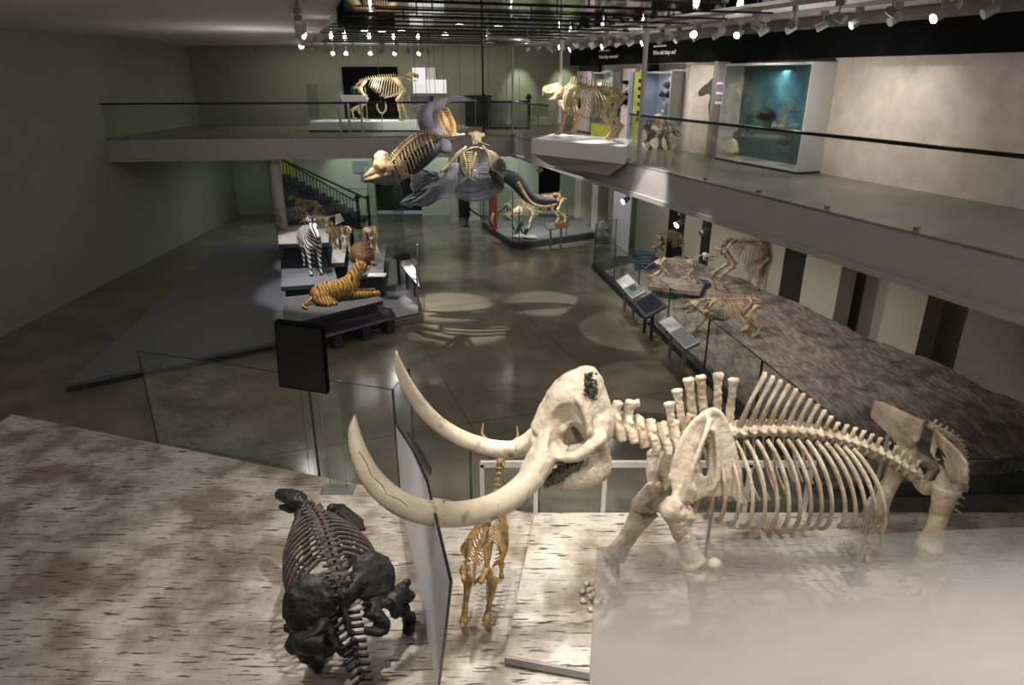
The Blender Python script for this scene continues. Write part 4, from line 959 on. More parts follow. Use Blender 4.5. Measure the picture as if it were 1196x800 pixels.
for pts in ([G(384, 722, 1.05), G(392, 750, .9), G(406, 763, .82), G(418, 752, .85)], [G(432, 712, 1.05), G(450, 728, .92), G(446, 738, .85), G(425, 736, .9)], [G(384, 722, 1.05), G(368, 742, 1.0), G(352, 748, .98)], [G(432, 712, 1.05), G(446, 705, 1.0), G(458, 706, .98)]):
    pw.tube(pts, [.085, .06, .05, .05], 10, sub=3)
pw.build('pelvis', 'bone_black', dz, fuse=.018, it=4, disp=.012, dscale=.08)
fl_ = MB(); fl_.tube([G(380, 752, .92), G(362, 752, .92), G(345, 742, .90)], [.10, .115, .10], 12, sub=3).blob(G(337, 733, .98), .055).blob(G(384, 758, .8), .085, rough=.4).blob(G(345, 752, .85), .1, rough=.4).tube([G(345, 745, .9), G(362, 765, .75)], [.1, .1], 10)
fl_.build('femur', 'bone_black', dz, fuse=.018, it=3, disp=.01, dscale=.07)
ft = G(372, 779, ZS); MB().bone(G(358, 763, .76), V((ft.x - .02, ft.y, .40)), .07, 1.4, 10).build('shin_bones', 'bone_black', dz, True)
MB().blob((ft.x, ft.y + .04, ZS + .075), (.075, .14, .055), None, 12, 8, .3).blob((ft.x + .02, ft.y - .05, ZS + .07), (.06, .07, .07), rough=.3).build('foot_bones', 'bone_black', dz, True)
fr_ = MB(); fr_.tube([G(455, 706, .95), G(463, 697, .93), G(472, 688, .92)], [.09, .10, .085], 12, sub=3).blob(G(474, 682, .98), .06, rough=.5).blob(G(478, 696, .85), .07, rough=.4).blob(G(463, 712, .82), .085, rough=.4)
fr_.build('femur', 'bone_black', dz, fuse=.018, it=3, disp=.012, dscale=.07)
ft = G(478, 737, ZS); MB().bone(G(470, 710, .76), V((ft.x, ft.y + .06, .40)), .06, 1.4, 10).build('shin_bones', 'bone_black', dz, True)
MB().blob((ft.x, ft.y, ZS + .075), (.07, .13, .06), None, 12, 8, .3).blob((ft.x, ft.y + .12, ZS + .09), (.06, .06, .08), rough=.3).build('foot_bones', 'bone_black', dz, True)
tl = catmull([G(402, 716, 1.12), G(410, 738, 1.0), G(415, 762, .88), G(421, 787, .76), G(427, 815, .62), G(430, 850, .45), G(431, 880, .36)], sub=6); TV = along(tl, 19)
for i, (p, d) in enumerate(TV):
    q = i / 18; m = MB(); vertebra(m, p, -d, .042 * (1 - .6 * q), .04 * (1 - q), tilt=.5, n=8, wide=0)
    for s in (-1, 1): m.tube([p, p + lt_ * s * (.13 - .09 * q) - d * -.03, p + lt_ * s * (.15 - .1 * q) - d * -.04], [.02, .022, .018], 7)
    m.blob(p, .04 * (1 - .6 * q), rough=.4, seed=i); m.build('tail_vertebra', 'bone_black', dz, True)
# shoulders, fore limbs, skull
for s, pts in ((-1, [G(352, 598, 1.35), G(344, 618, 1.28), G(336, 648, 1.05), G(341, 650, 1.05), G(354, 625, 1.2)]), (1, [G(388, 594, 1.32), G(399, 592, 1.28), G(424, 610, 1.10), G(428, 619, 1.06), G(420, 620, 1.08), G(396, 606, 1.2)])):
    m = MB().plate(pts, V((0, 0, .045))); m.tube([pts[0], pts[1], pts[2]], [.06, .05, .035], 8).blob(pts[0], .07, rough=.4); m.build('shoulder_blade', 'bone_black', dz, fuse=.016, it=3)
    S_ = pts[0]; E_ = S_ + V((.05 * s, .12, -.42)); Wr = E_ + V((.03 * s, .12, -.38)); Wr.z = ZS + .16
    MB().bone(S_, E_, .06, 1.5, 10).build('humerus', 'bone_black', dz, True); MB().bone(E_, Wr, .05, 1.4, 10).build('forearm_bones', 'bone_black', dz, True)
    m = MB()
    for k2 in range(4): m.bone(Wr + V((.03 * (k2 - 1.5), 0, 0)), (Wr.x + .06 * (k2 - 1.5), Wr.y + .16, ZS + .03), .022, 1.4, 7)
    m.blob(Wr, .06, rough=.3); m.build('foot_bones', 'bone_black', dz, True)
m = MB().blob(G(346, 583, 1.45), (.14, .12, .10), Matrix.Rotation(2.6, 3, 'Z'), 14, 9, .2).tube([G(350, 585, 1.46), G(338, 580, 1.44), G(326, 577, 1.36)], [.10, .10, .07], 10).blob(G(356, 590, 1.42), .075, rough=.4)
m.build('skull', 'bone_black', dz, fuse=.015, it=3, disp=.008, dscale=.06)
MB().tube([G(350, 592, 1.35), G(340, 594, 1.3), G(328, 592, 1.26)], [.055, .06, .035], 8).build('jaw', 'bone_black', dz, True)
spine_mb([N0_, G(358, 590, 1.43)], 3, .05, .05, .04, .04, wide=.08).build('neck_vertebrae', 'bone_brown', dz, True)
# =====================================================================  UPRIGHT WHITE BOARD, BARRIERS, BLACK BOX
f0 = G(470, 590, ZS); ft_ = D(463, 497, f0.y); fn = G(512, 805, ZS); nr = (fn - f0); nr.z = 0; un = nr.normalized()
def onb(px_, py_):
    r = ray(px_, py_); n_ = V((-un.y, un.x, 0)); k_ = f0.dot(n_) / r.dot(n_); p = r * k_; return V((p.x, p.y, CAMH + p.z))
bdp = [f0, onb(463, 497), onb(482, 526), onb(499, 562), onb(527, 680), onb(520, 745), fn]
bo = thing('display_board', 'tall thin white board with dark rim standing edge-on between the dark and golden skeletons', 'board', (f0.x + .4, f0.y - 1.4, ZS))
n_ = V((-un.y, un.x, 0)); n_ = n_ if n_.x > 0 else -n_
MB().plate(bdp, n_ * .02).build('sheet', 'white_board', bo)
MB().tube([q + V((0, 0, .004)) for q in bdp[1:]], .014, 6).build('rim', 'board_edge', bo)
b2 = [onb(469, 505), onb(482, 522), onb(494, 546), onb(494, 556), onb(480, 535)]
MB().plate([q + n_ * .07 for q in b2], n_ * .02).build('second_sheet', 'board_edge', bo)
# glass walls at the rear of the platform
def gpanel(name, a, b, z0, z1, label, mat='glass', edge=True):
    a = V(a); b = V(b); d = b - a; c = (a + b) / 2; r = math.atan2(d.y, d.x); t = thing(name, label, 'glass panel', (c.x, c.y, z0))
    MB().box((c.x, c.y, (z0 + z1) / 2), (d.length, .016, z1 - z0), rz=r).build('pane', mat, t)
    if edge:
        m = MB(); m.box((c.x, c.y, z1 + .004), (d.length, .018, .012), rz=r); m.build('top_edge', 'edge_green', t)
        for q in (a, b): MB().box((q.x, q.y, (z0 + z1) / 2), (.014, .018, z1 - z0), rz=r).build('side_edge', 'edge_green', t)
    return t
zt_ = D(460, 457, bk_[1].y).z
A_ = bk_[0] + V((-.0, .05, 0)); Bm = G(372, 556, ZS) + V((0, .05, 0)); A2 = bk_[1] + V((0, .05, 0)); A0_ = A_ + d_ * 2.6
gpanel('barrier_glass', A0_, Bm - (A2 - A_).normalized() * .01, 0, zt_, 'tall glass panel behind the dark skeleton, under the black screen')
gpanel('barrier_glass', Bm + (A2 - A_).normalized() * .01, A2, 0, zt_, 'tall glass panel left of the corner edge by the white board')
far_ = A2 + V((.14, .75, 0)); gpanel('barrier_glass', A2 + V((.01, .03, 0)), far_, 0, zt_, 'narrow tall glass return panel running back from the glass corner')
z2_ = D(480, 507, bk_[1].y - .05).z
C1 = A2 + V((.12, -.03, 0)); C2 = bk_[2] + V((0, .06, 0)); C3 = bk_[3] + V((0, .06, 0)); C4 = R0 + V((0, .06, 0)); CM = (C1 + C2) / 2
gpanel('barrier_glass', C1, CM, 0, 1.25, 'lower glass panel behind the white board'); gpanel('barrier_glass', CM + V((.02, 0, 0)), C2, 0, 1.25, 'lower glass panel behind the golden horned skeleton')
gpanel('barrier_glass', C2 + V((.02, 0, 0)), C3, 0, 1.25, 'long lower glass panel behind the mammoth forelegs'); gpanel('barrier_glass', C3 + V((.02, 0, 0)), C4, 0, 1.25, 'lower glass panel behind the mammoth body')
rl_ = thing('white_barrier_rail', 'white metal rail on square posts behind the mammoth jaw', 'railing', (1.3, 8.0, ZS))
zr = D(650, 541, 8.1).z; ra = V((G(563, 595, ZS).x, 8.12, 0)); rb = V((4.2, 8.05, 0))
MB().box(((ra.x + rb.x) / 2, 8.08, zr), (rb.x - ra.x, .05, .09)).build('top_rail', 'white_metal', rl_)
for q in (ra.x + .02, G(625, 598, ZS).x, G(700, 588, ZS).x, 2.3, 3.3, 4.15): MB().box((q, 8.08, (zr + ZS) / 2), (.06, .05, zr - ZS)).box((q, 8.08, ZS + .01), (.1, .1, .02)).build('post', 'white_metal', rl_)
# black screen on its clear stand
Yb = 8.9; p = D(332, 378, Yb); q = D(382, 457, Yb); r_ = D(377, 379, Yb)
tb = thing('black_screen', 'black square screen box on a clear acrylic stand at the left edge', 'screen', (-2.9, Yb, 0))
pts = [D(322, 374, Yb), D(378, 381, Yb), D(384, 458, Yb), D(328, 449, Yb)]
MB().plate(pts, V((0, .14, 0))).build('housing', 'black', tb)
ci = sum(pts, V()) / 4; MB().plate([ci + (q_ - ci) * .95 + V((0, -.075, 0)) for q_ in pts], V((0, .006, 0))).build('screen_face', 'black_rail', tb)
sx0, sx1 = D(372, 585, 8.5).x, D(396, 585, 8.5).x; zb = D(380, 458, Yb).z
MB().box((-2.66, 8.86, (zb + .04) / 2 + ZS / 2), (.26, .03, zb - ZS - .0)).build('clear_stand', 'acrylic', tb)
for x in (-2.79, -2.53): MB().tube([(x, 8.84, ZS), (x, 8.84, zb)], .008, 5).build('stand_edge', 'grey_metal', tb)
MB().box((-2.66, 8.80, ZS + .01), (.5, .28, .02)).build('foot_plate', 'grey_metal', tb)
# near glass balustrade in front of the photographer (reflection haze painted in, lower right)
pane = thing('near_balustrade', 'glass balustrade pane with painted-in reflection haze closest to the viewer at lower right', 'railing', (.9, 1.05, ZF))
pa = V((.165, 1.075, 0)); pb = V((2.6, 1.25, 0)); dd_ = pb - pa; cc = (pa + pb) / 2
ht_ = D(780, 634, 1.09).z
hz_ = MB().box((cc.x, cc.y, (ZF - .3 + ht_) / 2), (dd_.length, .006, ht_ - ZF + .3), rz=math.atan2(dd_.y, dd_.x)); hz_.build('pane', 'painted_haze_glass', pane)
MB().box((cc.x, cc.y, ZF - .28), (dd_.length, .06, .2), rz=math.atan2(dd_.y, dd_.x)).build('shoe', 'grey_metal', pane)
# =====================================================================  SUSPENDED MARINE MAMMALS
def wpts(L): return [D(*q) for q in L]
def hang(root, pts):
    for (x, y, Y) in pts:
        p = D(x, y, Y); MB().tube([p, (p.x, p.y, ZC - .056)], .006, 4).build('cable', 'cable', root)
LW = V((.35, .93, 0))
def up_spine(mb, pts, n, r0, r1, h, lat, upf):
    for i, (p, d) in enumerate(along(catmull(pts, sub=6), n)):
        t = i / (n - 1); r = r0 + (r1 - r0) * t; vertebra(mb, p, d, r, h * (1 - .4 * t), tilt=-.2, n=6, up=upf, wide=r * 2.4)
# A: toothed whale skeleton, skull low at left, tail rising to the right
wa = thing('toothed_whale_skeleton', 'hanging dolphin-like skeleton with long beak at left over a dark half body', 'skeleton', D(470, 190, 18.5))
m = MB().blob(D(446, 192, 18.0), (.22, .28, .22), None, 14, 10, .15).blob(D(446, 184, 18.0), (.20, .24, .18), None, 12, 8, .2).tube(wpts([(447, 196, 18.0), (438, 199, 18.0), (430, 203, 17.95), (424, 207, 17.9)]), [.17, .12, .07, .03], 10, flat=.9)
m.blob(D(456, 196, 18.0), (.16, .25, .15), rough=.3)
ct = MB().blob(D(437, 190, 17.62), (.13, .14, .10), rough=.2).blob(D(449, 199, 17.7), (.12, .12, .06), rough=.2)
m.build('skull', 'bone', wa, fuse=.03, it=3, cut=ct, disp=.02, dscale=.15)
MB().tube(wpts([(457, 200, 17.9), (447, 204, 17.9), (436, 208, 17.9), (426, 210, 17.88)]), [.10, .08, .06, .03], 8).tube(wpts([(457, 200, 18.2), (445, 204, 18.15), (434, 208, 18.0)]), [.10, .08, .05], 8).build('jaw', 'bone', wa, True)
SPA = wpts([(457, 191, 18.1), (466, 180, 18.2), (476, 169, 18.35), (488, 160, 18.6), (500, 156, 18.65), (513, 157, 18.75), (527, 160, 18.85)])
m = MB(); up_spine(m, SPA, 30, .065, .045, .10, LW, V((-.35, 0, 1))); m.build('spine', 'bone', wa, True)
al = along(catmull(SPA, sub=6), 34)
for i in range(1, 24, 2):
    p, d = al[i]; q = i / 24; ln = .75 * math.sin(math.pi * min(.55, .22 + q * .5)) * (1 - .35 * q)
    for s, dy in ((-1, -.25), (1, .28)):
        dn = V((.38, 0, -.92)); MB().tube([p, p + V((0, dy, 0)) + dn * ln * .25, p + V((0, dy * 1.2, 0)) + dn * ln * .6, p + V((0, dy * .8, 0)) + dn * ln * .95 - d * .05], [.024, .022, .02, .015], 6, sub=2).build('rib', 'bone', wa, True)
m = MB().plate(wpts([(464, 184, 17.9), (475, 188, 17.9), (474, 199, 17.9), (468, 202, 17.9), (465, 195, 17.9)]), V((0, .05, 0))).bone(D(468, 200, 17.9), D(473, 205, 17.85), .07).bone(D(473, 205, 17.85), D(482, 207, 17.8), .05)
m.build('shoulder_blade', 'bone', wa, True)
m = MB().tube(wpts([(426, 212, 17.95), (436, 209, 18), (450, 208, 18.1), (463, 206, 18.15), (474, 203, 18.2)]), [.03, .12, .19, .20, .10], 12, flat=1.2, sub=3); m.build('throat_form', 'whale_hide', wa, True)
m = MB().tube(wpts([(472, 203, 18.5), (482, 194, 18.6), (494, 183, 18.65), (506, 174, 18.7), (522, 165, 18.8), (541, 159, 18.9)]), [.15, .22, .25, .20, .11, .04], 14, sub=3); m.build('dark_flank', 'hide_dark', wa, True)
m = MB().tube(wpts([(514, 166, 18.7), (521, 172, 18.65), (524, 178, 18.6)]), [.14, .20, .10], 10, flat=.4, sub=2); m.build('paddle', 'whale_hide', wa, True)
hang(wa, [(449, 183, 18.0), (488, 158, 18.6), (510, 151, 18.72)])
# B: smaller cut-away porpoise, tail up
wb_ = thing('cutaway_porpoise', 'hanging purple-grey cutaway porpoise with amber ribs and raised tail fluke', 'animal model', D(510, 140, 19.6))
m = MB().tube(wpts([(531, 161, 19.6), (524, 157, 19.6), (513, 150, 19.6), (505, 142, 19.6), (506, 132, 19.6), (513, 124, 19.6), (519, 119, 19.6), (527, 115, 19.6)]), [.10, .22, .36, .42, .34, .20, .12, .07], 18, sub=3)
ct = MB().tube(wpts([(532, 160, 19.25), (526, 150, 19.2), (519, 140, 19.2), (515, 130, 19.25), (519, 122, 19.3)]), [.14, .26, .30, .24, .06], 12, sub=2)
m.build('body_shell', 'whale_hide', wb_, fuse=.035, it=4, cut=ct)
MB().plate(wpts([(520, 119, 19.6), (524, 114.5, 19.5), (532, 112.2, 19.4), (543, 113.5, 19.3), (559, 118.5, 19.1), (543, 117.5, 19.3), (532, 117.5, 19.5), (526, 119, 19.6)]), V((0, .05, .03))).build('tail_fluke', 'whale_hide', wb_)
for i in range(9):
    t = i / 8; y = 128 + 26 * t; x = 514 + 8 * t; MB().tube(wpts([(x, y, 19.55), (x + 8, y - 1.5, 19.3), (x + 13 - 5 * abs(t - .4), y + 2.5, 19.25), (x + 15 - 8 * abs(t - .4), y + 8, 19.3)]), [.022] * 4, 5, sub=2).build('rib', 'bone_amber', wb_, True)
MB().blob(D(520, 143, 19.5), (.2, .16, .34), Matrix.Rotation(-.3, 3, 'Y'), 12, 8, .2).build('inner_cavity_form', 'bone_amber', wb_, True)
m = MB(); up_spine(m, wpts([(531, 159, 19.4), (520, 146, 19.35), (514, 132, 19.35), (520, 121, 19.4)]), 16, .035, .025, .03, LW, V((1, 0, .3))); m.build('spine', 'bone', wb_, True)
MB().blob(D(530, 159, 19.3), (.10, .1, .09), rough=.2).tube(wpts([(531, 159, 19.3), (537, 158.5, 19.25), (543, 156.5, 19.2)]), [.09, .05, .02], 8).build('skull', 'bone_amber', wb_, True)
hang(wb_, [(519, 118, 19.6), (503, 128, 19.6)])
# C: swimmer seen from the front, film-like dark body with ribbed flippers
wc = thing('swimming_mammal_model', 'hanging front-facing marine mammal skeleton over grey translucent body with fanned flippers', 'skeleton', D(550, 200, 19.0))
m = MB().blob(D(556, 159, 18.6), (.17, .2, .13), None, 12, 9, .25).blob(D(550, 157, 18.5), (.09, .10, .07), rough=.4).blob(D(563, 158, 18.5), (.09, .10, .07), rough=.4).tube(wpts([(556, 162, 18.5), (557, 167, 18.3)]), [.14, .09], 8)
m.build('skull', 'bone_dim', wc, fuse=.025, it=2, disp=.02, dscale=.1, cut=MB().blob(D(552, 162, 18.36), .06).blob(D(561, 162, 18.36), .06))
for s in (-1, 1): MB().tube(wpts([(556 + 3 * s, 166, 18.3), (556 + (10 if s > 0 else -2) * 1.6, 170, 18.2)]), [.03, .01], 5).build('tusk_tooth', 'bone_dim', wc, True)
cc_ = D(556, 172, 18.9)
for i in range(10):
    t = i / 9; c = cc_ + V((.02 * i, .09 * i, -.02 * i)); w_ = .42 + .16 * math.sin(t * 2.6)
    for s in (-1, 1): MB().tube([c, c + V((s * w_ * .7, 0, -.10)), c + V((s * w_, 0, -.42)), c + V((s * w_ * .8, 0, -.72)), c + V((s * w_ * .35, 0, -.85))], [.022, .022, .02, .02, .015], 6, sub=2).build('rib', 'bone_dim', wc, True)
m = MB().tube(wpts([(541, 177, 18.5), (544, 190, 18.5), (547.5, 207, 18.5), (549.5, 207, 18.5), (553, 190, 18.5), (556, 177, 18.5)]), .03, 5); 
for i in range(12):
    t = i / 11; m.blob(D(548.5, 178 + 29 * t, 18.48), (.10 * (1 - .75 * t), .05, .03), rough=.3, seed=i)
m.build('breastbone', 'bone', wc, True)
for s, P in ((-1, [(545, 172, 18.8), (534, 181, 18.8), (526, 191, 18.8), (514, 201, 18.8)]), (1, [(563, 170, 18.7), (571, 180, 18.7), (572, 192, 18.7), (575, 202, 18.7)])):
    MB().tube(wpts(P), [.04, .05, .035, .045], 8, sub=3).build('flipper_arm', 'bone_dim', wc, True)
m = MB().blob(D(556, 216, 19.2), (.78, .6, .46), None, 20, 14, .12).tube(wpts([(548, 212, 19.2), (530, 216, 19.1), (512, 222, 19.0), (497, 233, 18.9), (480, 237, 18.8)]), [.40, .36, .26, .17, .06], 14, sub=3)
m.blob(D(531, 201, 19.4), (.30, .3, .26)).blob(D(567, 203, 19.5), (.34, .3, .30)).blob(D(580, 203, 19.0), (.24, .3, .44), Matrix.Rotation(.4, 3, 'Y'))
m.build('body_form', 'whale_film', wc, fuse=.045, it=5, disp=.03, dscale=.35)
def fan(root, rt_, tips, Yd, mat='whale_film'):
    R_ = D(*rt_, Yd); T = [D(x, y, Yd + .1 * math.sin(i)) for i, (x, y) in enumerate(tips)]
    MB().plate([R_ + V((0, 0, .12))] + T + [R_ - V((0, 0, .12))], V((0, .03, 0))).build('flipper', mat, root)
    for t_ in T: MB().tube([R_, R_.lerp(t_, .5) + V((0, -.04, .03)), R_.lerp(t_, .97)], [.05, .035, .015], 6, sub=2).build('flipper_ray', 'hide_dark', root, True)
fan(wc, (512, 207), [(484, 194), (481, 202), (480, 210), (479, 218), (483, 225)], 19.15)
fan(wc, (516, 221), [(500, 219), (484, 224), (472, 232), (466, 238), (480, 242.5), (500, 241)], 19.05)
fan(wc, (572, 199), [(578, 216), (583, 221), (589, 220), (588, 210)], 18.6)
hang(wc, [(556, 156, 18.6), (540, 200, 19.1), (572, 186, 18.8)])
# D: dark tail sweeping to the right
wd = thing('whale_tail_model', 'dark curved tail of a hanging whale model sweeping down to the right', 'animal model', D(615, 225, 19.4))
MB().tube(wpts([(584, 204, 19.4), (597, 208, 19.4), (607, 217, 19.4), (616, 228, 19.4), (626, 234, 19.4), (640, 236, 19.4), (651, 234.5, 19.4)]), [.16, .20, .20, .18, .16, .13, .06], 14, sub=3).build('tail_form', 'hide_dark', wd, True)
m = MB(); up_spine(m, wpts([(606, 213, 19.2), (613, 226, 19.2), (622, 237, 19.2), (636, 241, 19.2), (650, 238, 19.2)]), 24, .04, .028, .05, LW, V((0, 0, -1))); m.build('spine', 'bone', wd, True)
hang(wd, [(592, 204, 19.4), (606, 214, 19.4)])
# =====================================================================  LEFT PLATFORM WITH ZEBRA, LLAMA AND TIGER
A = G(490, 366, .18); Bk = V((-3.3, 23.0, 0)); Ck = V((-4.75, 25.6, 0)); E1 = G(332, 398, .18)
dE = (V((E1.x, E1.y, 0)) - V((A.x, A.y, 0))).normalized(); E2 = V((A.x, A.y, 0)) + dE * 8.2
lp = thing('display_platform', 'large grey carpeted platform with glass edge at the left, under zebra and tiger', 'platform', (-6, 20, 0))
pts = [(A.x, A.y), (Bk.x, Bk.y), (Ck.x, Ck.y), (-11, 25.6), (E2.x, E2.y)]
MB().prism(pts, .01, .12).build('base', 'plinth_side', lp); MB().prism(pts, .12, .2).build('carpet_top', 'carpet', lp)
q0 = G(458, 381, .1); MB().box(((A.x + q0.x) / 2 , (A.y + q0.y) / 2 - .03, .1), ((A - q0).length, .04, .18), rz=math.atan2(dE.y, dE.x)).build('front_board', 'deck_floor', lp)
def plinth(name, label, px4, z, th, top='carpet', z0=.2, side='plinth_side', inset=.12):
    P = [G(x, y, z) for x, y in px4]; c = sum(P, V()) / 4; t = thing(name, label, 'plinth', (c.x, c.y, z0))
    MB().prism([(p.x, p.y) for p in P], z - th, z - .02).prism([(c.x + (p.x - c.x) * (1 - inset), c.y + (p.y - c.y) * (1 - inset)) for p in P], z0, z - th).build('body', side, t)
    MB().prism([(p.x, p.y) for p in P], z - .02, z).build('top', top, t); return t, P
plinth('tiger_plinth', 'low angular grey carpeted plinth carrying the lying tiger', [(330, 380), (447, 351), (437, 336), (331, 347)], .72, .10)
plinth('zebra_plinth', 'grey carpeted plinth under the standing zebra', [(328, 335), (395, 330), (390, 312), (329, 314)], .95, .12)
plinth('llama_plinth', 'grey carpeted plinth under the lying llama', [(405, 322.5), (448, 319), (451, 285), (410, 287)], .97, .12)
plinth('skeleton_plinth', 'pale plinth with small skeletons at the back left behind the zebra', [(325, 285), (384, 283), (384, 256), (325, 256)], 1.15, .14, 'carpet_light')
plinth('skeleton_plinth', 'pale step between zebra and llama under the crouching skeleton', [(387, 307), (402, 306), (407, 274), (390, 274)], 1.0, .14, 'carpet_light')
def fuse_animal(name, label, loc, rz, parts, coat, vox=.02, it=4):
    t = thing(name, label, 'animal', loc, rz, local=True)
    for nm, mb, mat, kw in parts: mb.build(nm, mat, t, True, **kw)
    return t
# zebra
zp = (G(364, 323, .95) + G(375, 320, .95)) / 2; zd = V((.42, -.9, 0)).normalized(); zc = zp - zd * .52
b = MB().tube([(-.70, 0, 1.0), (-.55, 0, .98), (-.2, 0, .93), (.2, 0, .95), (.48, 0, .98), (.6, 0, 1.0)], [.14, .26, .28, .27, .25, .14], 16, sub=2)
b.tube([(.42, 0, 1.08), (.62, 0, 1.28), (.76, 0, 1.46)], [.22, .15, .12], 12, sub=2).tube([(.76, .0, 1.46), (.90, .02, 1.40), (1.06, .05, 1.24), (1.12, .06, 1.17)], [.12, .12, .07, .065], 10, sub=2)
for y in (-.14, .14):
    b.tube([(.48, y, .85), (.5, y, .58), (.52, y, .44), (.52, y, .12), (.54, y, .03)], [.12, .065, .05, .035, .05], 8)
    b.tube([(-.55, y, .9), (-.48, y, .62), (-.62, y, .46), (-.60, y, .12), (-.57, y, .03)], [.17, .10, .05, .035, .05], 8)
z_ = fuse_animal('zebra', 'standing black and white striped zebra facing right on its grey plinth', (zc.x, zc.y, .95), math.atan2(zd.y, zd.x), [('body', b, 'zebra_coat', dict(fuse=.022, it=4))], 0)
MB().tube([(.35, 0, 1.27), (.55, 0, 1.45), (.72, 0, 1.60), (.80, 0, 1.58)], [.03, .05, .05, .03], 6, sub=2).build('mane', 'zebra_coat', z_, True)
MB().blob((1.11, .06, 1.17), (.07, .065, .07)).build('muzzle', 'hoof', z_, True)
for s in (-1, 1):
    MB().tube([(.76, .07 * s, 1.54), (.74, .10 * s, 1.66), (.74, .10 * s, 1.70)], [.04, .04, .01], 7, flat=.5).build('ear', 'zebra_coat', z_, True); MB().blob((.95, .10 * s + .02, 1.40), .018).build('eye', 'hoof', z_, True)
    for x in (.545, -.565): MB().tube([(x, .14 * s, .0), (x, .14 * s, .06)], [.06, .045], 8).build('hoof', 'hoof', z_, True)
MB().tube([(-.72, 0, 1.08), (-.80, 0, .85), (-.80, 0, .55)], [.03, .025, .04], 6, sub=2).build('tail', 'zebra_coat', z_, True)
# llama lying down
lc = G(423, 311, .97)
b = MB().tube([(-.5, 0, .22), (-.3, 0, .27), (.05, 0, .29), (.32, 0, .28), (.45, 0, .25)], [.15, .29, .31, .27, .12], 16, sub=2).tube([(.28, 0, .32), (.40, 0, .62), (.44, 0, 1.02)], [.2, .12, .095], 12, sub=2)
b.tube([(.2, .2, .08), (.55, .15, .06)], [.1, .06], 8).tube([(.2, -.2, .08), (.55, -.15, .06)], [.1, .06], 8).blob((-.3, .2, .15), (.28, .12, .15)).blob((-.3, -.2, .15), (.28, .12, .15))
l_ = fuse_animal('llama', 'brown woolly llama lying with raised neck on the plinth right of the zebra', (lc.x - .05, lc.y + .38, .97), math.radians(-60), [('body', b, 'llama_coat', dict(fuse=.025, it=4, disp=.02, dscale=.06))], 0)
MB().tube([(.42, 0, 1.04), (.50, .03, 1.08), (.66, .06, 1.03)], [.09, .095, .05], 10, sub=2).build('head', 'llama_face', l_, True)
for s in (-1, 1): MB().tube([(.42, .06 * s, 1.12), (.41, .08 * s, 1.25), (.43, .08 * s, 1.30)], [.03, .03, .008], 6, flat=.5).build('ear', 'llama_coat', l_, True); MB().blob((.53, .08 * s + .03, 1.08), .016).build('eye', 'hoof', l_, True)
# tiger lying
ta = G(368, 356, .72); tb_ = G(427, 347, .72); td = (tb_ - ta).normalized(); tc_ = (ta + tb_) / 2 + V((.0, .12, 0))
b = MB().tube([(-.72, 0, .22), (-.6, 0, .27), (-.35, 0, .30), (0, 0, .32), (.28, 0, .40), (.40, 0, .50)], [.12, .22, .24, .24, .24, .16], 16, sub=2)
b.tube([(.30, 0, .48), (.44, 0, .66), (.52, 0, .76)], [.2, .16, .14], 12, sub=2).blob((.57, -.01, .80), (.19, .175, .17))
b.blob((-.55, -.17, .2), (.24, .13, .2)).blob((-.55, .17, .2), (.24, .13, .2)).blob((.25, -.13, .28), (.15, .12, .2)).blob((.25, .13, .28), (.15, .12, .2))
b.tube([(.25, -.16, .16), (.55, -.15, .10), (.85, -.12, .07), (1.0, -.11, .06)], [.1, .085, .07, .075], 10, sub=2).tube([(.25, .16, .16), (.55, .15, .10), (.80, .14, .07), (.93, .13, .06)], [.1, .085, .07, .075], 10, sub=2)
b.blob((.62, 0, .70), (.10, .12, .08)).tube([(-.55, -.26, .12), (-.30, -.32, .09), (-.45, -.36, .06), (-.22, -.38, .05)], [.12, .09, .06, .055], 10, sub=2).tube([(-.68, -.12, .2), (-.58, -.3, .1), (-.42, -.42, .05)], [.12, .08, .05], 8, sub=2)
tg = fuse_animal('tiger', 'orange striped tiger lying with forelegs stretched on the front plinth', (tc_.x, tc_.y, .72), math.atan2(td.y, td.x), [('body', b, 'tiger_coat', dict(fuse=.02, it=3))], 0)
MB().tube([(.66, -.01, .77), (.80, -.02, .74)], [.10, .07], 10).build('muzzle', 'fur_white', tg, True); MB().blob((.82, -.02, .77), .028).build('nose', 'hoof', tg, True)
for s in (-1, 1):
    MB().blob((.52, .12 * s, .95), (.03, .05, .05)).build('ear', 'tiger_plain', tg, True); MB().blob((.735, .07 * s - .01, .85), .022).build('eye', 'hoof', tg, True); MB().blob((.56, .13 * s, .74), (.07, .03, .07), rough=.2).build('cheek_ruff', 'fur_white', tg, True)
MB().tube([(-.74, 0, .18), (-.92, -.06, .07), (-1.05, -.22, .04), (-1.0, -.42, .04)], [.05, .045, .04, .03], 8, sub=3).build('tail', 'tiger_coat', tg, True)
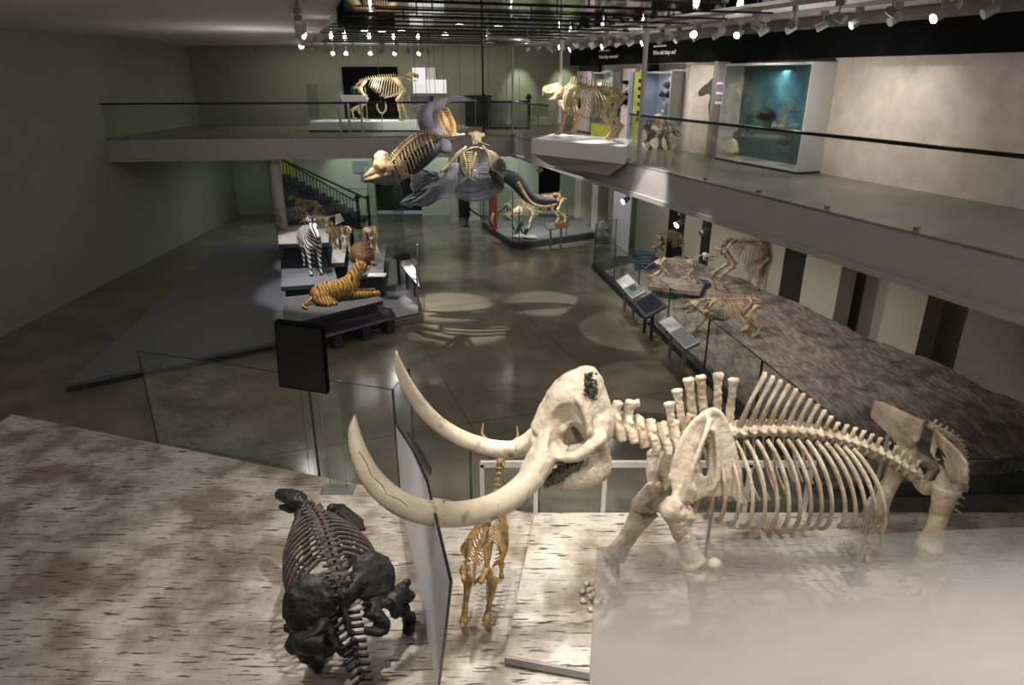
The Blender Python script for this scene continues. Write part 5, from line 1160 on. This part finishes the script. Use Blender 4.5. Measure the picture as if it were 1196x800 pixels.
# small skeletons at the back left
G_ = None
for (x, y, z, rz, L, hs, lab, mat, kd) in [(343, 268, 1.15, .3, .95, .8, 'small pale skeleton nearest the left edge of the back plinth', 'bone_dim', 'ung'), (361, 262, 1.15, 2.6, 1.0, .95, 'pale skeleton facing left in the middle of the back left plinth', 'bone', 'carn'), (374, 272, 1.15, -.2, .75, .6, 'small low skeleton facing right behind the zebra head', 'bone_dim', 'carn'), (398, 292, 1.0, -.9, .85, .85, 'crouching brown skeleton between the zebra and the llama', 'bone', 'carn'), (436, 294, .97, -1.2, .45, .80, 'thin pale skeleton standing behind the llama', 'bone', 'ung')]:
    p = G(x, y, z); quadruped('small_mammal_skeleton', lab, 'skeleton', (p.x, p.y, z), rz, mat, L, hs, hs * .95, [(L / 2 + .15, 0, hs * 1.0), (L / 2 + .25, 0, hs * (1.12 if kd == 'ung' else 1.0))], (1, 0, -.3), [(-L / 2 - .2, 0, hs * .7), (-L / 2 - .4, 0, hs * .45)], 9, hs * .45, .17, .020, .06, (.1, -.1), (-.1, .15), kd, .26)
tag(MB().prism([(q.x, q.y) for q in (G(336, 262, 1.2), G(380, 258, 1.2), G(376, 250, 1.2), G(336, 252, 1.2))], 1.151, 1.30).build('dark_rock', 'plinth_side'), 'dark low block under the small skeletons at the back left', 'block')
# lecterns of the left platform
P = [G(464, 312, .95), G(488, 335, .80), G(471, 290, 1.0), G(490, 318, .95)]
lectern('reading_lectern', 'pale slanted reading lectern at the right front corner of the left platform', [G(468, 310, .98), G(490, 336, .78), G(487, 317, .9), G(473, 296, 1.05)][0:4], .2, None, 'white', 'plinth_side', TXT)
lectern('dark_lectern', 'black slanted lectern seen from behind near the right edge of the left platform', [G(459, 300, 1.15), G(478, 306, .95), G(480, 298, 1.1), G(461, 287, 1.3)], .2, None, 'soft_black', 'plinth_side')
lectern('reading_lectern', 'small white lectern plate by the post behind the small skeletons', [G(392, 263, 1.9), G(402, 258, 1.9), G(397, 249, 2.1), G(391, 251, 2.1)], 1.0, None, 'white', 'plinth_side', legs=1)
lp2 = G(443, 324, .975); MB_ = tag(MB().box((lp2.x - .1, lp2.y + .2, .99), (.5, .3, .03)).box((lp2.x + .02, lp2.y + .2, 1.008), (.07, .07, .006)).build('label_plate', 'sign_white'), 'small white label plate on the front edge of the llama plinth', 'label')
rr_ = thing('dark_handrail', 'dark sloping rail on two posts behind the llama', 'railing', (-4.6, 23.5, .2))
ra = G(398, 261, 1.35); rb = G(440, 271, 1.35); MB().tube([ra, rb], .05, 8).build('rail', 'black_rail', rr_)
for t_ in (.3, .82): q = ra.lerp(rb, t_); MB().box((q.x, q.y, (q.z + .2) / 2), (.1, .1, q.z - .2)).build('post', 'black_rail', rr_)
# glass around the left platform
gpanel('barrier_glass', (A.x - .04, A.y + .12, 0), (-2.78, 19.6, 0), .2, 1.45, 'near glass panel on the right edge of the left platform, beside the lecterns')
gpanel('barrier_glass', (-3.55, 22.0, 0), (-4.1, 23.6, 0), .2, 2.9, 'tall glass panel at the right rear of the left platform, nearer one')
gpanel('barrier_glass', (-3.56, 22.05, 0), (-5.3, 25.2, 0), .2, 2.7, 'tall glass panel at the rear of the left platform running to the back')
gpanel('barrier_glass', (-5.35, 25.3, 0), (-7.4, 25.4, 0), .2, 2.3, 'wide glass panel along the back of the left platform')
for i, q in enumerate((A + V((-.03, .06, 0)), V((-2.8, 19.7, 0)))):
    tag(MB().tube([(q.x, q.y, .2), (q.x, q.y, 1.5)], .02, 8).blob((q.x, q.y, 1.52), .035).build('glass_post', 'grey_metal'), 'slim metal post of the near left glass panel, %s one' % ('front' if i == 0 else 'rear'), 'post')
# bench in front
bn = thing('bench', 'long dark glossy bench with purple edge in front of the left platform', 'bench', (-4.0, 16.2, 0))
P = [G(378, 392, .46), G(463, 369, .46), G(457, 361, .46), G(372, 381, .46)]
MB().prism([(p.x, p.y) for p in P], .39, .46).build('seat', 'purple_dark', bn)
dx = (P[1] - P[0]).normalized(); nv = V((-dx.y, dx.x, 0))
for t_ in (.2, .58, .93):
    q = P[0].lerp(P[1], t_) + nv * .22; MB().box((q.x, q.y, .195), (.22, .34, .39), rz=math.atan2(dx.y, dx.x)).build('leg', 'plinth_side', bn)
m = MB().box((P[0].lerp(P[1], .5) - nv * .004 + V((0, 0, -.035))), ((P[1] - P[0]).length, .012, .06), rz=math.atan2(dx.y, dx.x)); m.build('front_edge', 'panel_purple', bn)
# =====================================================================  ISLAND CASE (centre back)
ic = thing('island_showcase', 'dark-based glass showcase with tapir-like skeleton at the centre back', 'showcase', (1, 27, 0))
a, b, c, d = G(563, 266, .0), G(600, 292, 0), G(694, 279, 0), V((4.0, 30.0, 0)); e = V((-1.0, 30.6, 0))
ip = [(a.x, a.y), (b.x - .12, b.y + .25), (b.x + .25, b.y + .02), (c.x, c.y), (d.x - .9, d.y), (e.x, e.y)]
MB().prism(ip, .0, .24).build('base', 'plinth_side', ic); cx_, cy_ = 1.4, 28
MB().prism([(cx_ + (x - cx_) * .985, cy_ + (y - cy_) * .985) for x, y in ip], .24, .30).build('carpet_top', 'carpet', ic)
for i, (p, q, h) in enumerate(((V((*ip[0], 0)), V((*ip[1], 0)), 1.9), (V((*ip[2], 0)), V((*ip[2], 0)).lerp(V((*ip[3], 0)), .62), 1.3))):
    v = (q - p); n_ = V((-v.y, v.x, 0)).normalized() * .08; k_ = math.atan2(v.y, v.x); cc = (p + q) / 2 + n_
    MB().box((cc.x, cc.y, .3 + h / 2), (v.length, .016, h), rz=k_).build('glass_panel', 'glass', ic)
    for z in (p, q): MB().box((z.x + n_.x, z.y + n_.y, .3 + h / 2), (.025, .025, h), rz=k_).build('glass_edge', 'edge_green', ic)
p = G(576, 268, .3); rp = thing('red_pillar', 'dark red square pillar with a pale relief inside the island case', 'pillar', (p.x, p.y, .3)); MB().box((p.x, p.y + .1, 1.505), (.32, .3, 2.4)).build('shaft', 'red_post', rp)
MB().tube([(p.x - .03, p.y - .07, .5), (p.x - .05, p.y - .08, .8), (p.x + .02, p.y - .08, 1.0)], [.03, .07, .05], 7, sub=2).build('pale_relief', 'bone_dim', rp, True)
p = G(617, 272, .3); q = G(648, 262, .3); cen = (p + q) / 2
quadruped('island_skeleton', 'cream tapir-like skeleton with deep ribs facing left inside the island case', 'skeleton', (cen.x + .1, cen.y + .2, .30), math.radians(205), 'bone', 1.35, 1.38, 1.42, [(.9, 0, 1.1), (1.05, 0, .9)], (1, 0, -.5), [(-.8, 0, 1.1), (-.92, 0, .85)], 14, .62, .34, .03, .11, (.1, -.1), (-.1, .1), 'heavy', .45)
p = G(593, 262, .3); quadruped('island_skeleton', 'white low skeleton behind the tapir-like one, by the red pillar', 'skeleton', (p.x + .55, p.y + .9, .30), math.radians(10), 'bone_pale', 1.0, .95, .9, [(.65, 0, .8), (.8, 0, .75)], (1, 0, -.3), [(-.7, 0, .7), (-.85, 0, .5)], 10, .5, .26, .03, .08, (.1, 0), (0, .1), 'carn', .4)
for i, (x, y) in enumerate(((603, 274), (612, 277), (607, 268))):
    p = G(x, y, .3); t = thing('plant', 'dark green leafy plant at the feet of the island skeleton, %s' % ('left', 'front', 'rear')[i], 'plant', (p.x, p.y, .3))
    for k_ in range(9):
        a_ = k_ * .7; MB().plate([(p.x, p.y, .3), (p.x + .12 * math.cos(a_) + .04, p.y + .12 * math.sin(a_), .48 + .05 * (k_ % 3)), (p.x + .2 * math.cos(a_), p.y + .2 * math.sin(a_), .62 + .08 * (k_ % 3)), (p.x + .12 * math.cos(a_) - .04, p.y + .12 * math.sin(a_), .5 + .05 * (k_ % 3))], (0, .006, .0)).build('leaf', 'panel_teal' if 0 else 'leaf_green', t)
for i, (x, y) in enumerate(((607, 278), (620, 279))): p = G(x, y, .3); tag(MB().blob((p.x, p.y, .36), (.26, .18, .09), rough=.5, seed=i).build('pale_rock', 'carpet_light', smooth=True), 'pale flat rock under the plants in the island case, %s one' % ('left', 'right')[i], 'rock')
lectern('reading_lectern', 'red and white slanted sign on two legs in front of the island case', [G(640, 268, .85), G(664, 265, .85), G(660, 258.5, 1.05), G(635.5, 261, 1.05)], 0, None, 'sign_white', 'grey_metal', [(.42, .97, .06, .94, 'sign_red')])
# black draped cable barrier between the columns
cb = thing('cable_barrier', 'black drooping rope between the columns under the far gallery', 'rope', (-1.2, 29.6, 0))
pa_ = V((-2.0, 29.6, 0)); pb_ = V((-.2, 29.6, 0))
MB().tube([pa_ + V((0, 0, .95)), pa_.lerp(pb_, .25) + V((0, 0, .55)), pa_.lerp(pb_, .5) + V((0, 0, .40)), pa_.lerp(pb_, .75) + V((0, 0, .55)), pb_ + V((0, 0, .95))], .035, 7, sub=4).build('rope', 'soft_black', cb, True)
for q in (pa_, pb_): MB().tube([q, q + V((0, 0, .03)), q + V((0, 0, .04)), q + V((0, 0, 1.0))], [.16, .16, .03, .03], 12).build('stanchion', 'black_rail', cb)
# =====================================================================  RIGHT CASE: ROCKY GROUND
rp0 = G(697, 320, 0); rp1 = G(843, 468, 0); rd = (rp1 - rp0).normalized(); rn = V((-rd.y, rd.x, 0))   # rn: towards the wall
S0 = V((2.84, 21.96, 0)) ; S1 = rp1 + rd * 3.5
rc = thing('rocky_platform', 'long dark-edged glass-fronted case base with brown rocky ground along the right side', 'platform', (5, 17, 0))
tip = G(692, 313, 0)
far1 = PR0 - U * 6.6 - W * .05; far2 = PR0 - U * 22.5 - W * .05
poly = [(tip.x, tip.y), (S1.x, S1.y), (far2.x, far2.y), (far1.x, far1.y), (tip.x + .9, tip.y + 1.0)]
MB().prism(poly, 0, .16).build('base', 'plinth_side', rc)
# terrain: heightfield between the kerb and the wall
hm = MB(); NU, NV = 70, 26; s0 = 1.1; s1 = (S1 - tip).length
for i in range(NU + 1):
    for j in range(NV + 1):
        s = s0 + (s1 - s0) * i / NU; e0 = tip + rd * s + rn * .12
        tW = ((PR0 - e0).dot(W) - .03); wmax = tW / max(.2, rn.dot(W)); v = j / NV; p = e0 + rn * (wmax * v)
        h = .20 + .42 * v ** .8 * min(1, 1.2) + .10 * noise.noise(V((p.x * .9, p.y * .5, 0))) * min(1, v * 6) + .05 * noise.noise(V((p.x * 3, p.y * 1.2, 3))) * min(1, v * 8)
        h = round(h / .06) * .06 * .6 + h * .4
        hm.v.append(V((p.x, p.y, h)))
for i in range(NU):
    for j in range(NV):
        a_ = i * (NV + 1) + j; hm.f.append((a_, a_ + 1, a_ + NV + 2, a_ + NV + 1) if rn.cross(rd).z < 0 else (a_, a_ + NV + 1, a_ + NV + 2, a_ + 1))
per = [j for j in range(NV + 1)] + [i * (NV + 1) + NV for i in range(1, NU + 1)] + [NU * (NV + 1) + j for j in range(NV - 1, -1, -1)] + [i * (NV + 1) for i in range(NU - 1, 0, -1)]
o_ = len(hm.v)
for k_ in per: hm.v.append(V((hm.v[k_].x, hm.v[k_].y, .15)))
for i in range(len(per)):
    j = (i + 1) % len(per); hm.f.append((per[i], o_ + i, o_ + j, per[j]))
hm.build('rocky_ground', 'rock', rc)
def terr(p):
    return None
n_p = 5; Lp = (rp1 + rd * 3.4 - tip).length
for i in range(6):
    a_ = tip + rd * (Lp * i / 6 + .02) + rn * .06; b_ = tip + rd * (Lp * (i + 1) / 6 - .02) + rn * .06
    nm_ = ('first', 'second', 'third', 'fourth', 'fifth', 'sixth')[i]; gpanel('barrier_glass', a_, b_, .16, 1.35 if i else 1.5, 'glass panel along the right rocky case, %s from the far end' % nm_)
cn_ = tip + V((.9, 1.0, 0)); gpanel('barrier_glass', tip + V((.06, .08, 0)), cn_, .16, 1.5, 'glass end panel closing the far end of the right rocky case')
kr = MB(); c = tip + rd * (Lp / 2); kr.box((c.x - rn.x * .02, c.y - rn.y * .02, .05), (Lp, .04, .1), rz=math.atan2(rd.y, rd.x)); kr.build('kerb', 'black_rail', rc)
# lecterns along the case
def rlec(label, pts, zl, zh, top, pic, body='grey_metal'):
    P = [G(*pts[0], zl), G(*pts[1], zl), G(*pts[2], zh), G(*pts[3], zh)]
    return lectern('reading_lectern' if top == 'white' else 'touch_lectern', label, P, .16, None, top, body, pic, slab=.05)
rlec('far white lectern with dark photo on the right case, nearest the white pillar', [(719, 328), (738, 349), (754, 341), (733, 320)], .92, 1.05, 'white', [(.5, .97, .06, .94, 'photo_grey'), (.55, .8, .3, .7, 'photo_dark')])
rlec('dark touch-screen lectern, middle of the three on the right case', [(738, 353), (754, 372), (779, 357), (763, 341)], .92, 1.08, 'plinth_side', [(.12, .88, .12, .88, 'screen')], 'plinth_side')
rlec('near white lectern with animal photo on the right case, closest of the three', [(769, 376), (801, 408), (817, 400), (784, 369)], .92, 1.05, 'white', [(.45, .97, .06, .94, 'photo_grey'), (.6, .85, .3, .75, 'bone_dim')])
# white upright pillar board and small white bust
tp = thing('white_totem', 'tall white upright panel standing at the far end of the right rocky case', 'totem', (3.95, 24.4, 0))
p = G(723, 303, 0); MB().box((p.x, p.y, 1.28), (.62, .16, 2.55), rz=-.2).build('panel', 'white_board', tp)
for dx_ in (-.33, .33): MB().box((p.x + dx_ * .98, p.y - dx_ * .2, 1.28), (.02, .18, 2.57), rz=-.2).build('side_rail', 'grey_metal', tp)
MB().box((p.x, p.y, .02), (.75, .4, .04), rz=-.2).build('foot', 'grey_metal', tp)
p = G(703, 268, .55); t = thing('white_specimen', 'small white specimen on a dark stand left of the white totem', 'specimen', (p.x, p.y, 0)); MB().box((p.x, p.y, .27), (.5, .4, .54)).build('stand', 'plinth_side', t)
MB().blob((p.x, p.y, .72), (.16, .14, .18), rough=.4).blob((p.x + .14, p.y, .64), (.14, .12, .10), rough=.4, seed=3).build('specimen', 'white', t, True)
# sloping shelf with dog skeleton
def surf(x, y):
    """height of the rocky ground at a point"""
    best = None; bd = 1e9
    for q in hm.v[:o_]:
        d_2 = (q.x - x) ** 2 + (q.y - y) ** 2
        if d_2 < bd: bd = d_2; best = q
    return best.z
sp = [G(757, 334, .62), G(818, 341, .62), G(824, 330, .62), G(764, 322, .62)]
sh = thing('stone_shelf', 'flat grey stone slab with dog-like skeleton on the rocky ground', 'slab', (4.5, 18.5, .5)); MB().prism([(q.x, q.y) for q in sp], .50, .62).build('slab', 'rock_shelf', sh)
mn = min(surf(q.x, q.y) for q in sp); MB().prism([(sum(p.x for p in sp) / 4 + (q.x - sum(p.x for p in sp) / 4) * .85, sum(p.y for p in sp) / 4 + (q.y - sum(p.y for p in sp) / 4) * .85) for q in sp], mn - .08, .5).build('support', 'plinth_side', sh)
p = G(790, 333, .62); quadruped('dog_skeleton', 'pale running dog-like skeleton facing right on the grey stone slab', 'skeleton', (p.x - .05, p.y, .62), math.radians(-8), 'bone_pale', .85, .82, .80, [(.58, 0, .86), (.68, 0, .90)], (1, 0, -.08), [(-.7, 0, .6), (-.95, 0, .38)], 12, .36, .18, .022, .05, (.28, -.02), (-.18, .1), 'carn', .34)
def onrock(px_, py_, guess=.5):
    for _ in range(6): p = G(px_, py_, guess); guess = surf(p.x, p.y)
    return G(px_, py_, guess)
p = onrock(783, 296, .6); quadruped('arched_back_skeleton', 'small brown skeleton with arched back behind the dog-like one', 'skeleton', p, math.radians(-20), 'bone_dim', .75, .70, .66, [(.48, 0, .62), (.58, 0, .52)], (1, 0, -.4), [(-.45, 0, .6)], 11, .42, .24, .028, .06, (.0, .1), (.1, -.1), 'heavy', .34, arch=.12)
tag(MB().blob(p + V((.75, .1, .12)), (.2, .16, .14), rough=.5).build('skull_on_ground', 'bone_dim', smooth=True), 'rounded brown skull-shaped bone on the ground right of the small brown skeleton', 'bone')
p = onrock(842, 352, .5); quadruped('long_legged_skeleton', 'tall brown long-legged skeleton at the right edge, before the pale pillars', 'skeleton', (p.x + .75, p.y + .7, surf(p.x + .75, p.y + .7)), math.radians(-5), 'bone_dim', 1.05, 1.5, 1.45, [(.8, 0, 1.45), (1.1, 0, 1.6), (1.25, 0, 1.9)], (1, 0, -.2), [(-.62, 0, 1.3), (-.75, 0, 1.0), (-.85, 0, .6)], 12, .65, .28, .032, .10, (.1, -.15), (-.15, .1), 'ung', .42, hoof=True)
p = onrock(838, 393, .4); quadruped('spiny_backed_skeleton', 'broad ribbed skeleton facing left with head low, behind the near lectern', 'skeleton', (p.x + .25, p.y + .1, surf(p.x, p.y)), math.radians(172), 'bone', 1.0, .95, .95, [(.66, 0, .82), (.76, 0, .74)], (1, 0, -.55), [(-.7, 0, .8), (-.85, 0, .6)], 15, .50, .30, .026, .13, (.28, -.1), (-.1, .1), 'heavy', .36)
for i, (x, y, w_, lab) in enumerate(((754, 315, .62, 'dark blue box with pale writing on the rocky ground left of the dog-like skeleton'), (822, 337, .34, 'small dark blue box at the right end of the grey stone slab'), (838, 374, .34, 'small dark blue box under the broad ribbed skeleton'))):
    p = onrock(x, y, .5); t = thing('blue_box', lab, 'box', (p.x, p.y, p.z - .03))
    h_ = .55 if i == 0 else .2; MB().box((p.x, p.y + .2, p.z + h_ / 2 - .04), (w_, .4, h_), rz=-.25).build('block', 'blue_box', t)
    if i == 0:
        for k_ in range(4): MB().box((p.x - .02, p.y - .012, p.z + .42 - .07 * k_), (.36 - .06 * (k_ % 2), .01, .02), rz=-.25).build('pale_line', 'photo_grey', t)
for i in range(14):
    x = 745 + random.random() * 115; y = 320 + random.random() * 80; p = onrock(x, y, .4)
    tag(MB().blob((p.x, p.y, p.z + .0), (random.uniform(.12, .25), random.uniform(.08, .2), random.uniform(.04, .08)), None, 9, 6, .6, i).build('rock', 'rock_shelf'), 'small loose flat rock on the right rocky ground', 'rock', 'loose rocks on the right rocky ground')
# =====================================================================  TRACK SPOTLIGHTS
def fixture():
    t = thing('track_spotlight', '', 'spotlight', (0, 0, 0), 0, 'track spotlights under the ceiling', local=True)
    MB().box((0, 0, -.05), (.05, .14, .08)).tube([(0, 0, -.09), (0, 0, -.2)], .014, 6).build('bracket', 'fixture_grey', t)
    MB().tube([(0, .07, -.21), (0, .0, -.24), (0, -.10, -.29)], [.05, .065, .07], 12).build('housing', 'fixture_grey', t)
    return t
def lampset(t, on):
    if on: MB().tube([(0, -.095, -.2875), (0, -.112, -.296)], [.062, .064], 14).build('lamp', 'lamp_glow', t)
fx_on = fixture(); lampset(fx_on, True); fx_off = fixture(); first = {True: True, False: True}
FX = []
def put(x, y, on, rz, z=ZC - .05):
    src = fx_on if on else fx_off; o = src if first[on] else copy_tree(src); first[on] = False
    o.location = (x, y, z); o.rotation_euler = (0, 0, rz); FX.append((o, on))
KIDS[fx_on.name] = [k_ for k_ in bpy.data.objects if k_.parent == fx_on]; KIDS[fx_off.name] = [k_ for k_ in bpy.data.objects if k_.parent == fx_off]
for x, on in ((359, 0), (375, 0), (383, 1), (387, 0), (398, 1), (409, 0), (428, 1), (441, 0), (444, 0), (458, 1), (460, 0), (474, 0), (483, 0), (487, 1), (490, 0), (497, 0)):
    p = G(x, 50 if on else 47, ZC); put(p.x, 27.6 if on else 25.4, bool(on), random.uniform(-.4, .4))
for i in range(26):
    t_ = (i + .5) / 26; a_ = V((1.3, 25.2, 0)).lerp(V((7.8, 6.0, 0)), t_); put(a_.x, a_.y, i in (1, 2, 5, 8, 13, 19, 24), random.uniform(-1.9, -.9))
for i in range(20):
    t_ = (i + .5) / 20; a_ = V((.35, 24.6, 0)).lerp(V((6.6, 6.1, 0)), t_); put(a_.x, a_.y, i in (3, 10), random.uniform(-1, 1.2))
for i in range(9):
    t_ = (i + .5) / 9; a_ = V((-6.95, 24.2, 0)).lerp(V((-3.4, 11.9, 0)), t_); put(a_.x, a_.y, i in (2, 6), random.uniform(.4, 1.6))
# lights under the far gallery
for x, on in ((388, 1), (403, 1), (418, 0), (426, 0), (578, 0), (590, 0)): p = D(x, 190, 29.0); put(p.x, 29.0, bool(on), random.uniform(-.5, .5), ZF - .70)
for x, y, on in ((722, 222, 1), (784, 247, 1), (812, 256, 0), (623, 190, 0)):
    p = G(x, y, ZF - .7) + W * .25; put(p.x, p.y, bool(on), -1.2, ZF - .70)
import collections
lk = ZC - .3
for o, on in FX:
    low = o.location.z < 4
    if low: o['group'] = 'track spotlights under the gallery slab'; o['label'] = 'lit spotlight fixed under the gallery slab' if on else 'unlit spotlight fixed under the gallery slab'
    elif o.location.x > .3: o['label'] = 'lit track spotlight on the right-hand gallery ceiling' if on else 'unlit track spotlight on the right-hand gallery ceiling'; 
    elif o.location.y > 24.9: o['label'] = 'lit track spotlight on the ceiling of the far gallery' if on else 'unlit track spotlight on the ceiling of the far gallery'
    else: o['label'] = 'lit track spotlight on the left ceiling track' if on else 'unlit track spotlight on the left ceiling track'
    o['group'] = o['label'] + 's'
# recessed downlights set in the mirrored ceiling
for i, (x, y) in enumerate(((426, 35), (446, 36), (469, 37), (520, 40), (473, 46), (537, 30), (582, 32), (571, 41))):
    p = G(x, y, ZC - .05)
    t = thing('downlight', 'round recessed downlight in the dark mirrored ceiling', 'downlight', (p.x, p.y, ZC - .06), group='recessed downlights in the mirrored ceiling')
    MB().tube([(p.x, p.y, ZC - .055), (p.x, p.y, ZC - .07)], .11, 16).build('rim', 'fixture_grey', t); MB().tube([(p.x, p.y, ZC - .068), (p.x, p.y, ZC - .075)], .085, 16).build('lamp', 'downlight_glow', t)
# =====================================================================  LIGHTS AND CAMERA
def spot(loc, tgt, e, size=45, blend=.5, col=(1, .93, .84), r=.05, name='spotlight'):
    l = bpy.data.lights.new(name, 'SPOT'); l.energy = e; l.spot_size = math.radians(size); l.spot_blend = blend; l.color = col; l.shadow_soft_size = r
    o = bpy.data.objects.new(name, l); C.objects.link(o); o.location = loc
    o.rotation_euler = (V(tgt) - V(loc)).to_track_quat('-Z', 'Y').to_euler(); return o
def area(loc, tgt, e, sx, sy, col=(1, .95, .88), name='fill_light'):
    l = bpy.data.lights.new(name, 'AREA'); l.shape = 'RECTANGLE'; l.size = sx; l.size_y = sy; l.energy = e; l.color = col  # soft fill added without a fixture, hidden from camera
    o = bpy.data.objects.new(name, l); C.objects.link(o); o.location = loc
    o.rotation_euler = (V(tgt) - V(loc)).to_track_quat('-Z', 'Y').to_euler(); o.visible_camera = False; o.visible_glossy = False; return o
def bounce_fill(loc, e, r=.3, col=(1, .95, .88)):
    l = bpy.data.lights.new('lamp', 'POINT'); l.energy = e; l.shadow_soft_size = r; l.color = col  # added fill point with no fixture behind it
    o = bpy.data.objects.new('lamp', l); C.objects.link(o); o.location = loc; return o
# unseen area fills added for general light
area((-1, 12, 7.05), (-1, 12.1, 0), 70, 9, 12)
area((-4, 3, 7.05), (-4, 3.1, 0), 40, 7, 5)
area((4.5, 4, 7.05), (4.5, 4.1, 0), 30, 6, 5)
area((-5, 27, 7.1), (-5, 27.3, 4), 60, 9, 3)
area((6.3, 14.5, 7.1), (4.2, 14, 4), 60, 2, 12)
# unseen area lights added inside the wall cases to brighten them
for s, z, e in ((2.62, 6.18, 5), (6.2, 6.18, 9), (10.8, 6.3, 14)):
    p = EW(s, .36); area((p.x, p.y, z), (p.x, p.y, 0), e, 1.0, .2)
# unseen point lights added to stand in for bounce on the ceilings
for x, y, e in ((-8, 8, 50), (-6.6, 19, 40), (-5, 26.5, 24), (0, 26.5, 18), (3.0, 19.5, 34), (5.0, 13, 40), (7.0, 7, 30)): bounce_fill((x, y, 5.9), e, .04)
# spot added over the near gallery to brighten its hazy pane
spot((1.6, -.6, 7.0), (1.4, 1.1, 5.0), 340, 75)
area((-4, 28.5, 3.45), (-4, 28.6, 0), 130, 14, 3, (.92, 1, .9))
area((4.2, 22.5, 3.5), (4.1, 22.4, 0), 90, 2.5, 12)
# mammoth and stone platform
spot((-2.5, 3.0, 7.0), (1.6, 6.0, 1.9), 190, 50)
spot((-.2, 4.9, 7.1), (.9, 5.9, 2.2), 430, 42)
spot((2.9, 5.6, 7.15), (2.4, 6.2, 1.8), 300, 50)
spot((3.6, 2.6, 7.0), (2.2, 6.6, 1.8), 170, 55)
spot((-1.2, 8.8, 7.1), (.4, 5.9, 2.2), 160, 50)
spot((-1.0, 7.0, 7.1), (-.7, 7.2, .3), 560, 50)
spot((-3.4, 4.5, 7.1), (-2.6, 6.6, .5), 290, 50)
spot((2.6, 5.5, 7.1), (2.2, 6.4, .3), 300, 60)
spot((-3.6, 5.8, 7.1), (-1.1, 6.8, 1.2), 220, 34)
# floor pools
spot((-1.0, 20.6, 7.1), (-1.3, 17.4, 0), 2600, 26, .5, r=.03)
spot((-3.4, 20.4, 7.1), (-1.9, 18.6, 0), 2200, 22, .5, r=.03)
spot((.6, 20.5, 7.1), (.9, 18.9, 0), 1200, 20, .5, r=.03)
spot((-2.0, 17.0, 7.1), (-1.6, 19.6, 0), 300, 24, .5)
spot((-3.8, 20.5, 7.1), (-2.4, 22.5, 0), 500, 22, .6)
spot((-.4, 24.5, 7.1), (.2, 22.0, 0), 350, 22, .6)
spot((2.4, 13.5, 7.1), (3.2, 16.6, 0), 700, 22, .2)
spot((3.3, 12.5, 7.1), (3.0, 13.2, 0), 420, 22, .2)
spot((1.5, 22.0, 7.1), (2.6, 24.6, 0), 320, 20, .4)
# left case
spot((-5.5, 15.5, 7.1), (-4.6, 17.6, .8), 850, 34)
spot((-7.2, 16.0, 7.1), (-5.7, 19.2, 1), 950, 34, col=(.93, .93, 1))
spot((-6.9, 20.2, 7.1), (-6.7, 22.3, 1.2), 900, 25)
spot((-3.6, 16.4, 7.1), (-4.0, 20.4, 1), 800, 30)
# right case
spot((1.6, 14.5, 7.1), (3.9, 15.6, 1.0), 420, 30, .8)
spot((1.2, 17.0, 7.1), (3.3, 18.3, 1.0), 380, 24, .8)
for x, y, e in ((2.5, 19.2, 170), (3.2, 17.0, 210), (3.9, 14.8, 210), (4.7, 12.4, 210)): spot((x, y, 3.5), (x + 1.9, y + .9, .5), e * .8, 95, .9)
spot((3.9, 20.2, 3.5), (4.6, 18.6, .9), 130, 60)
# galleries
spot((-4.2, 24.6, 7.0), (-4.9, 26.4, 5.4), 200, 50)
spot((-3.5, 23.8, 7.0), (-3.9, 26.6, 4.5), 160, 50)
spot((.4, 17.6, 7.1), (1.7, 20.3, 5.1), 480, 42)
spot((2.6, 22, 7.1), (1.2, 20.2, 4.8), 160, 50)
for s in (1.6, 4.2, 6.6, 8.4, 11, 14):
    p = EW(s, 1.9); q = EW(s, 0); spot((p.x, p.y, 7.1), (q.x, q.y, 5.2), 85, 75, 1)
for x in (.2, 2.0): spot((x, 28.6, 7.1), (x + .1, 29.5, 5.5), 95, 55, .9, (.88, 1, .80))
# whales
spot((-5.4, 16.2, 7.1), (-3.3, 18.6, 4.3), 620, 26)
spot((.2, 15.5, 7.1), (-1.3, 19.0, 4.4), 620, 26)
spot((-1.6, 16.5, 7.1), (-1.7, 19.6, 5.0), 200, 25)
# island case
spot((1.0, 24.9, 3.5), (1.3, 27.0, .8), 420, 62)
spot((-.1, 25.4, 3.5), (.6, 27.8, .6), 200, 60)
# far wall washers
for x, e in ((-7.4, 60), (-3.2, 70), (-.3, 60)): spot((x, 30.6, 3.5), (x, 32.2, 1.9), e, 80, .7, (.9, 1, .9))
w = bpy.data.worlds.new('World'); bpy.context.scene.world = w; w.use_nodes = True
w.node_tree.nodes['Background'].inputs[0].default_value = (.5, .55, .6, 1); w.node_tree.nodes['Background'].inputs[1].default_value = .15
cam = bpy.data.cameras.new('camera'); co = bpy.data.objects.new('camera', cam); C.objects.link(co)
co.location = (0, 0, CAMH); co.rotation_euler = (math.pi / 2 - TH, 0, 0)
cam.sensor_width = 36; cam.lens = F / 1196 * 36; cam.clip_end = 100; cam.clip_start = .05
sc = bpy.context.scene; sc.camera = co
sc.view_settings.view_transform = 'Standard'; sc.view_settings.look = 'None'; sc.view_settings.gamma = 1; sc.view_settings.use_curve_mapping = False
sc.view_settings.exposure = 0.62
sc.cycles.max_bounces = 8; sc.cycles.transparent_max_bounces = 24; sc.cycles.glossy_bounces = 4; sc.cycles.diffuse_bounces = 3
sc.cycles.sample_clamp_indirect = 4; sc.cycles.use_denoising = True
for o in bpy.data.objects:
    if '_local' in o: del o['_local']
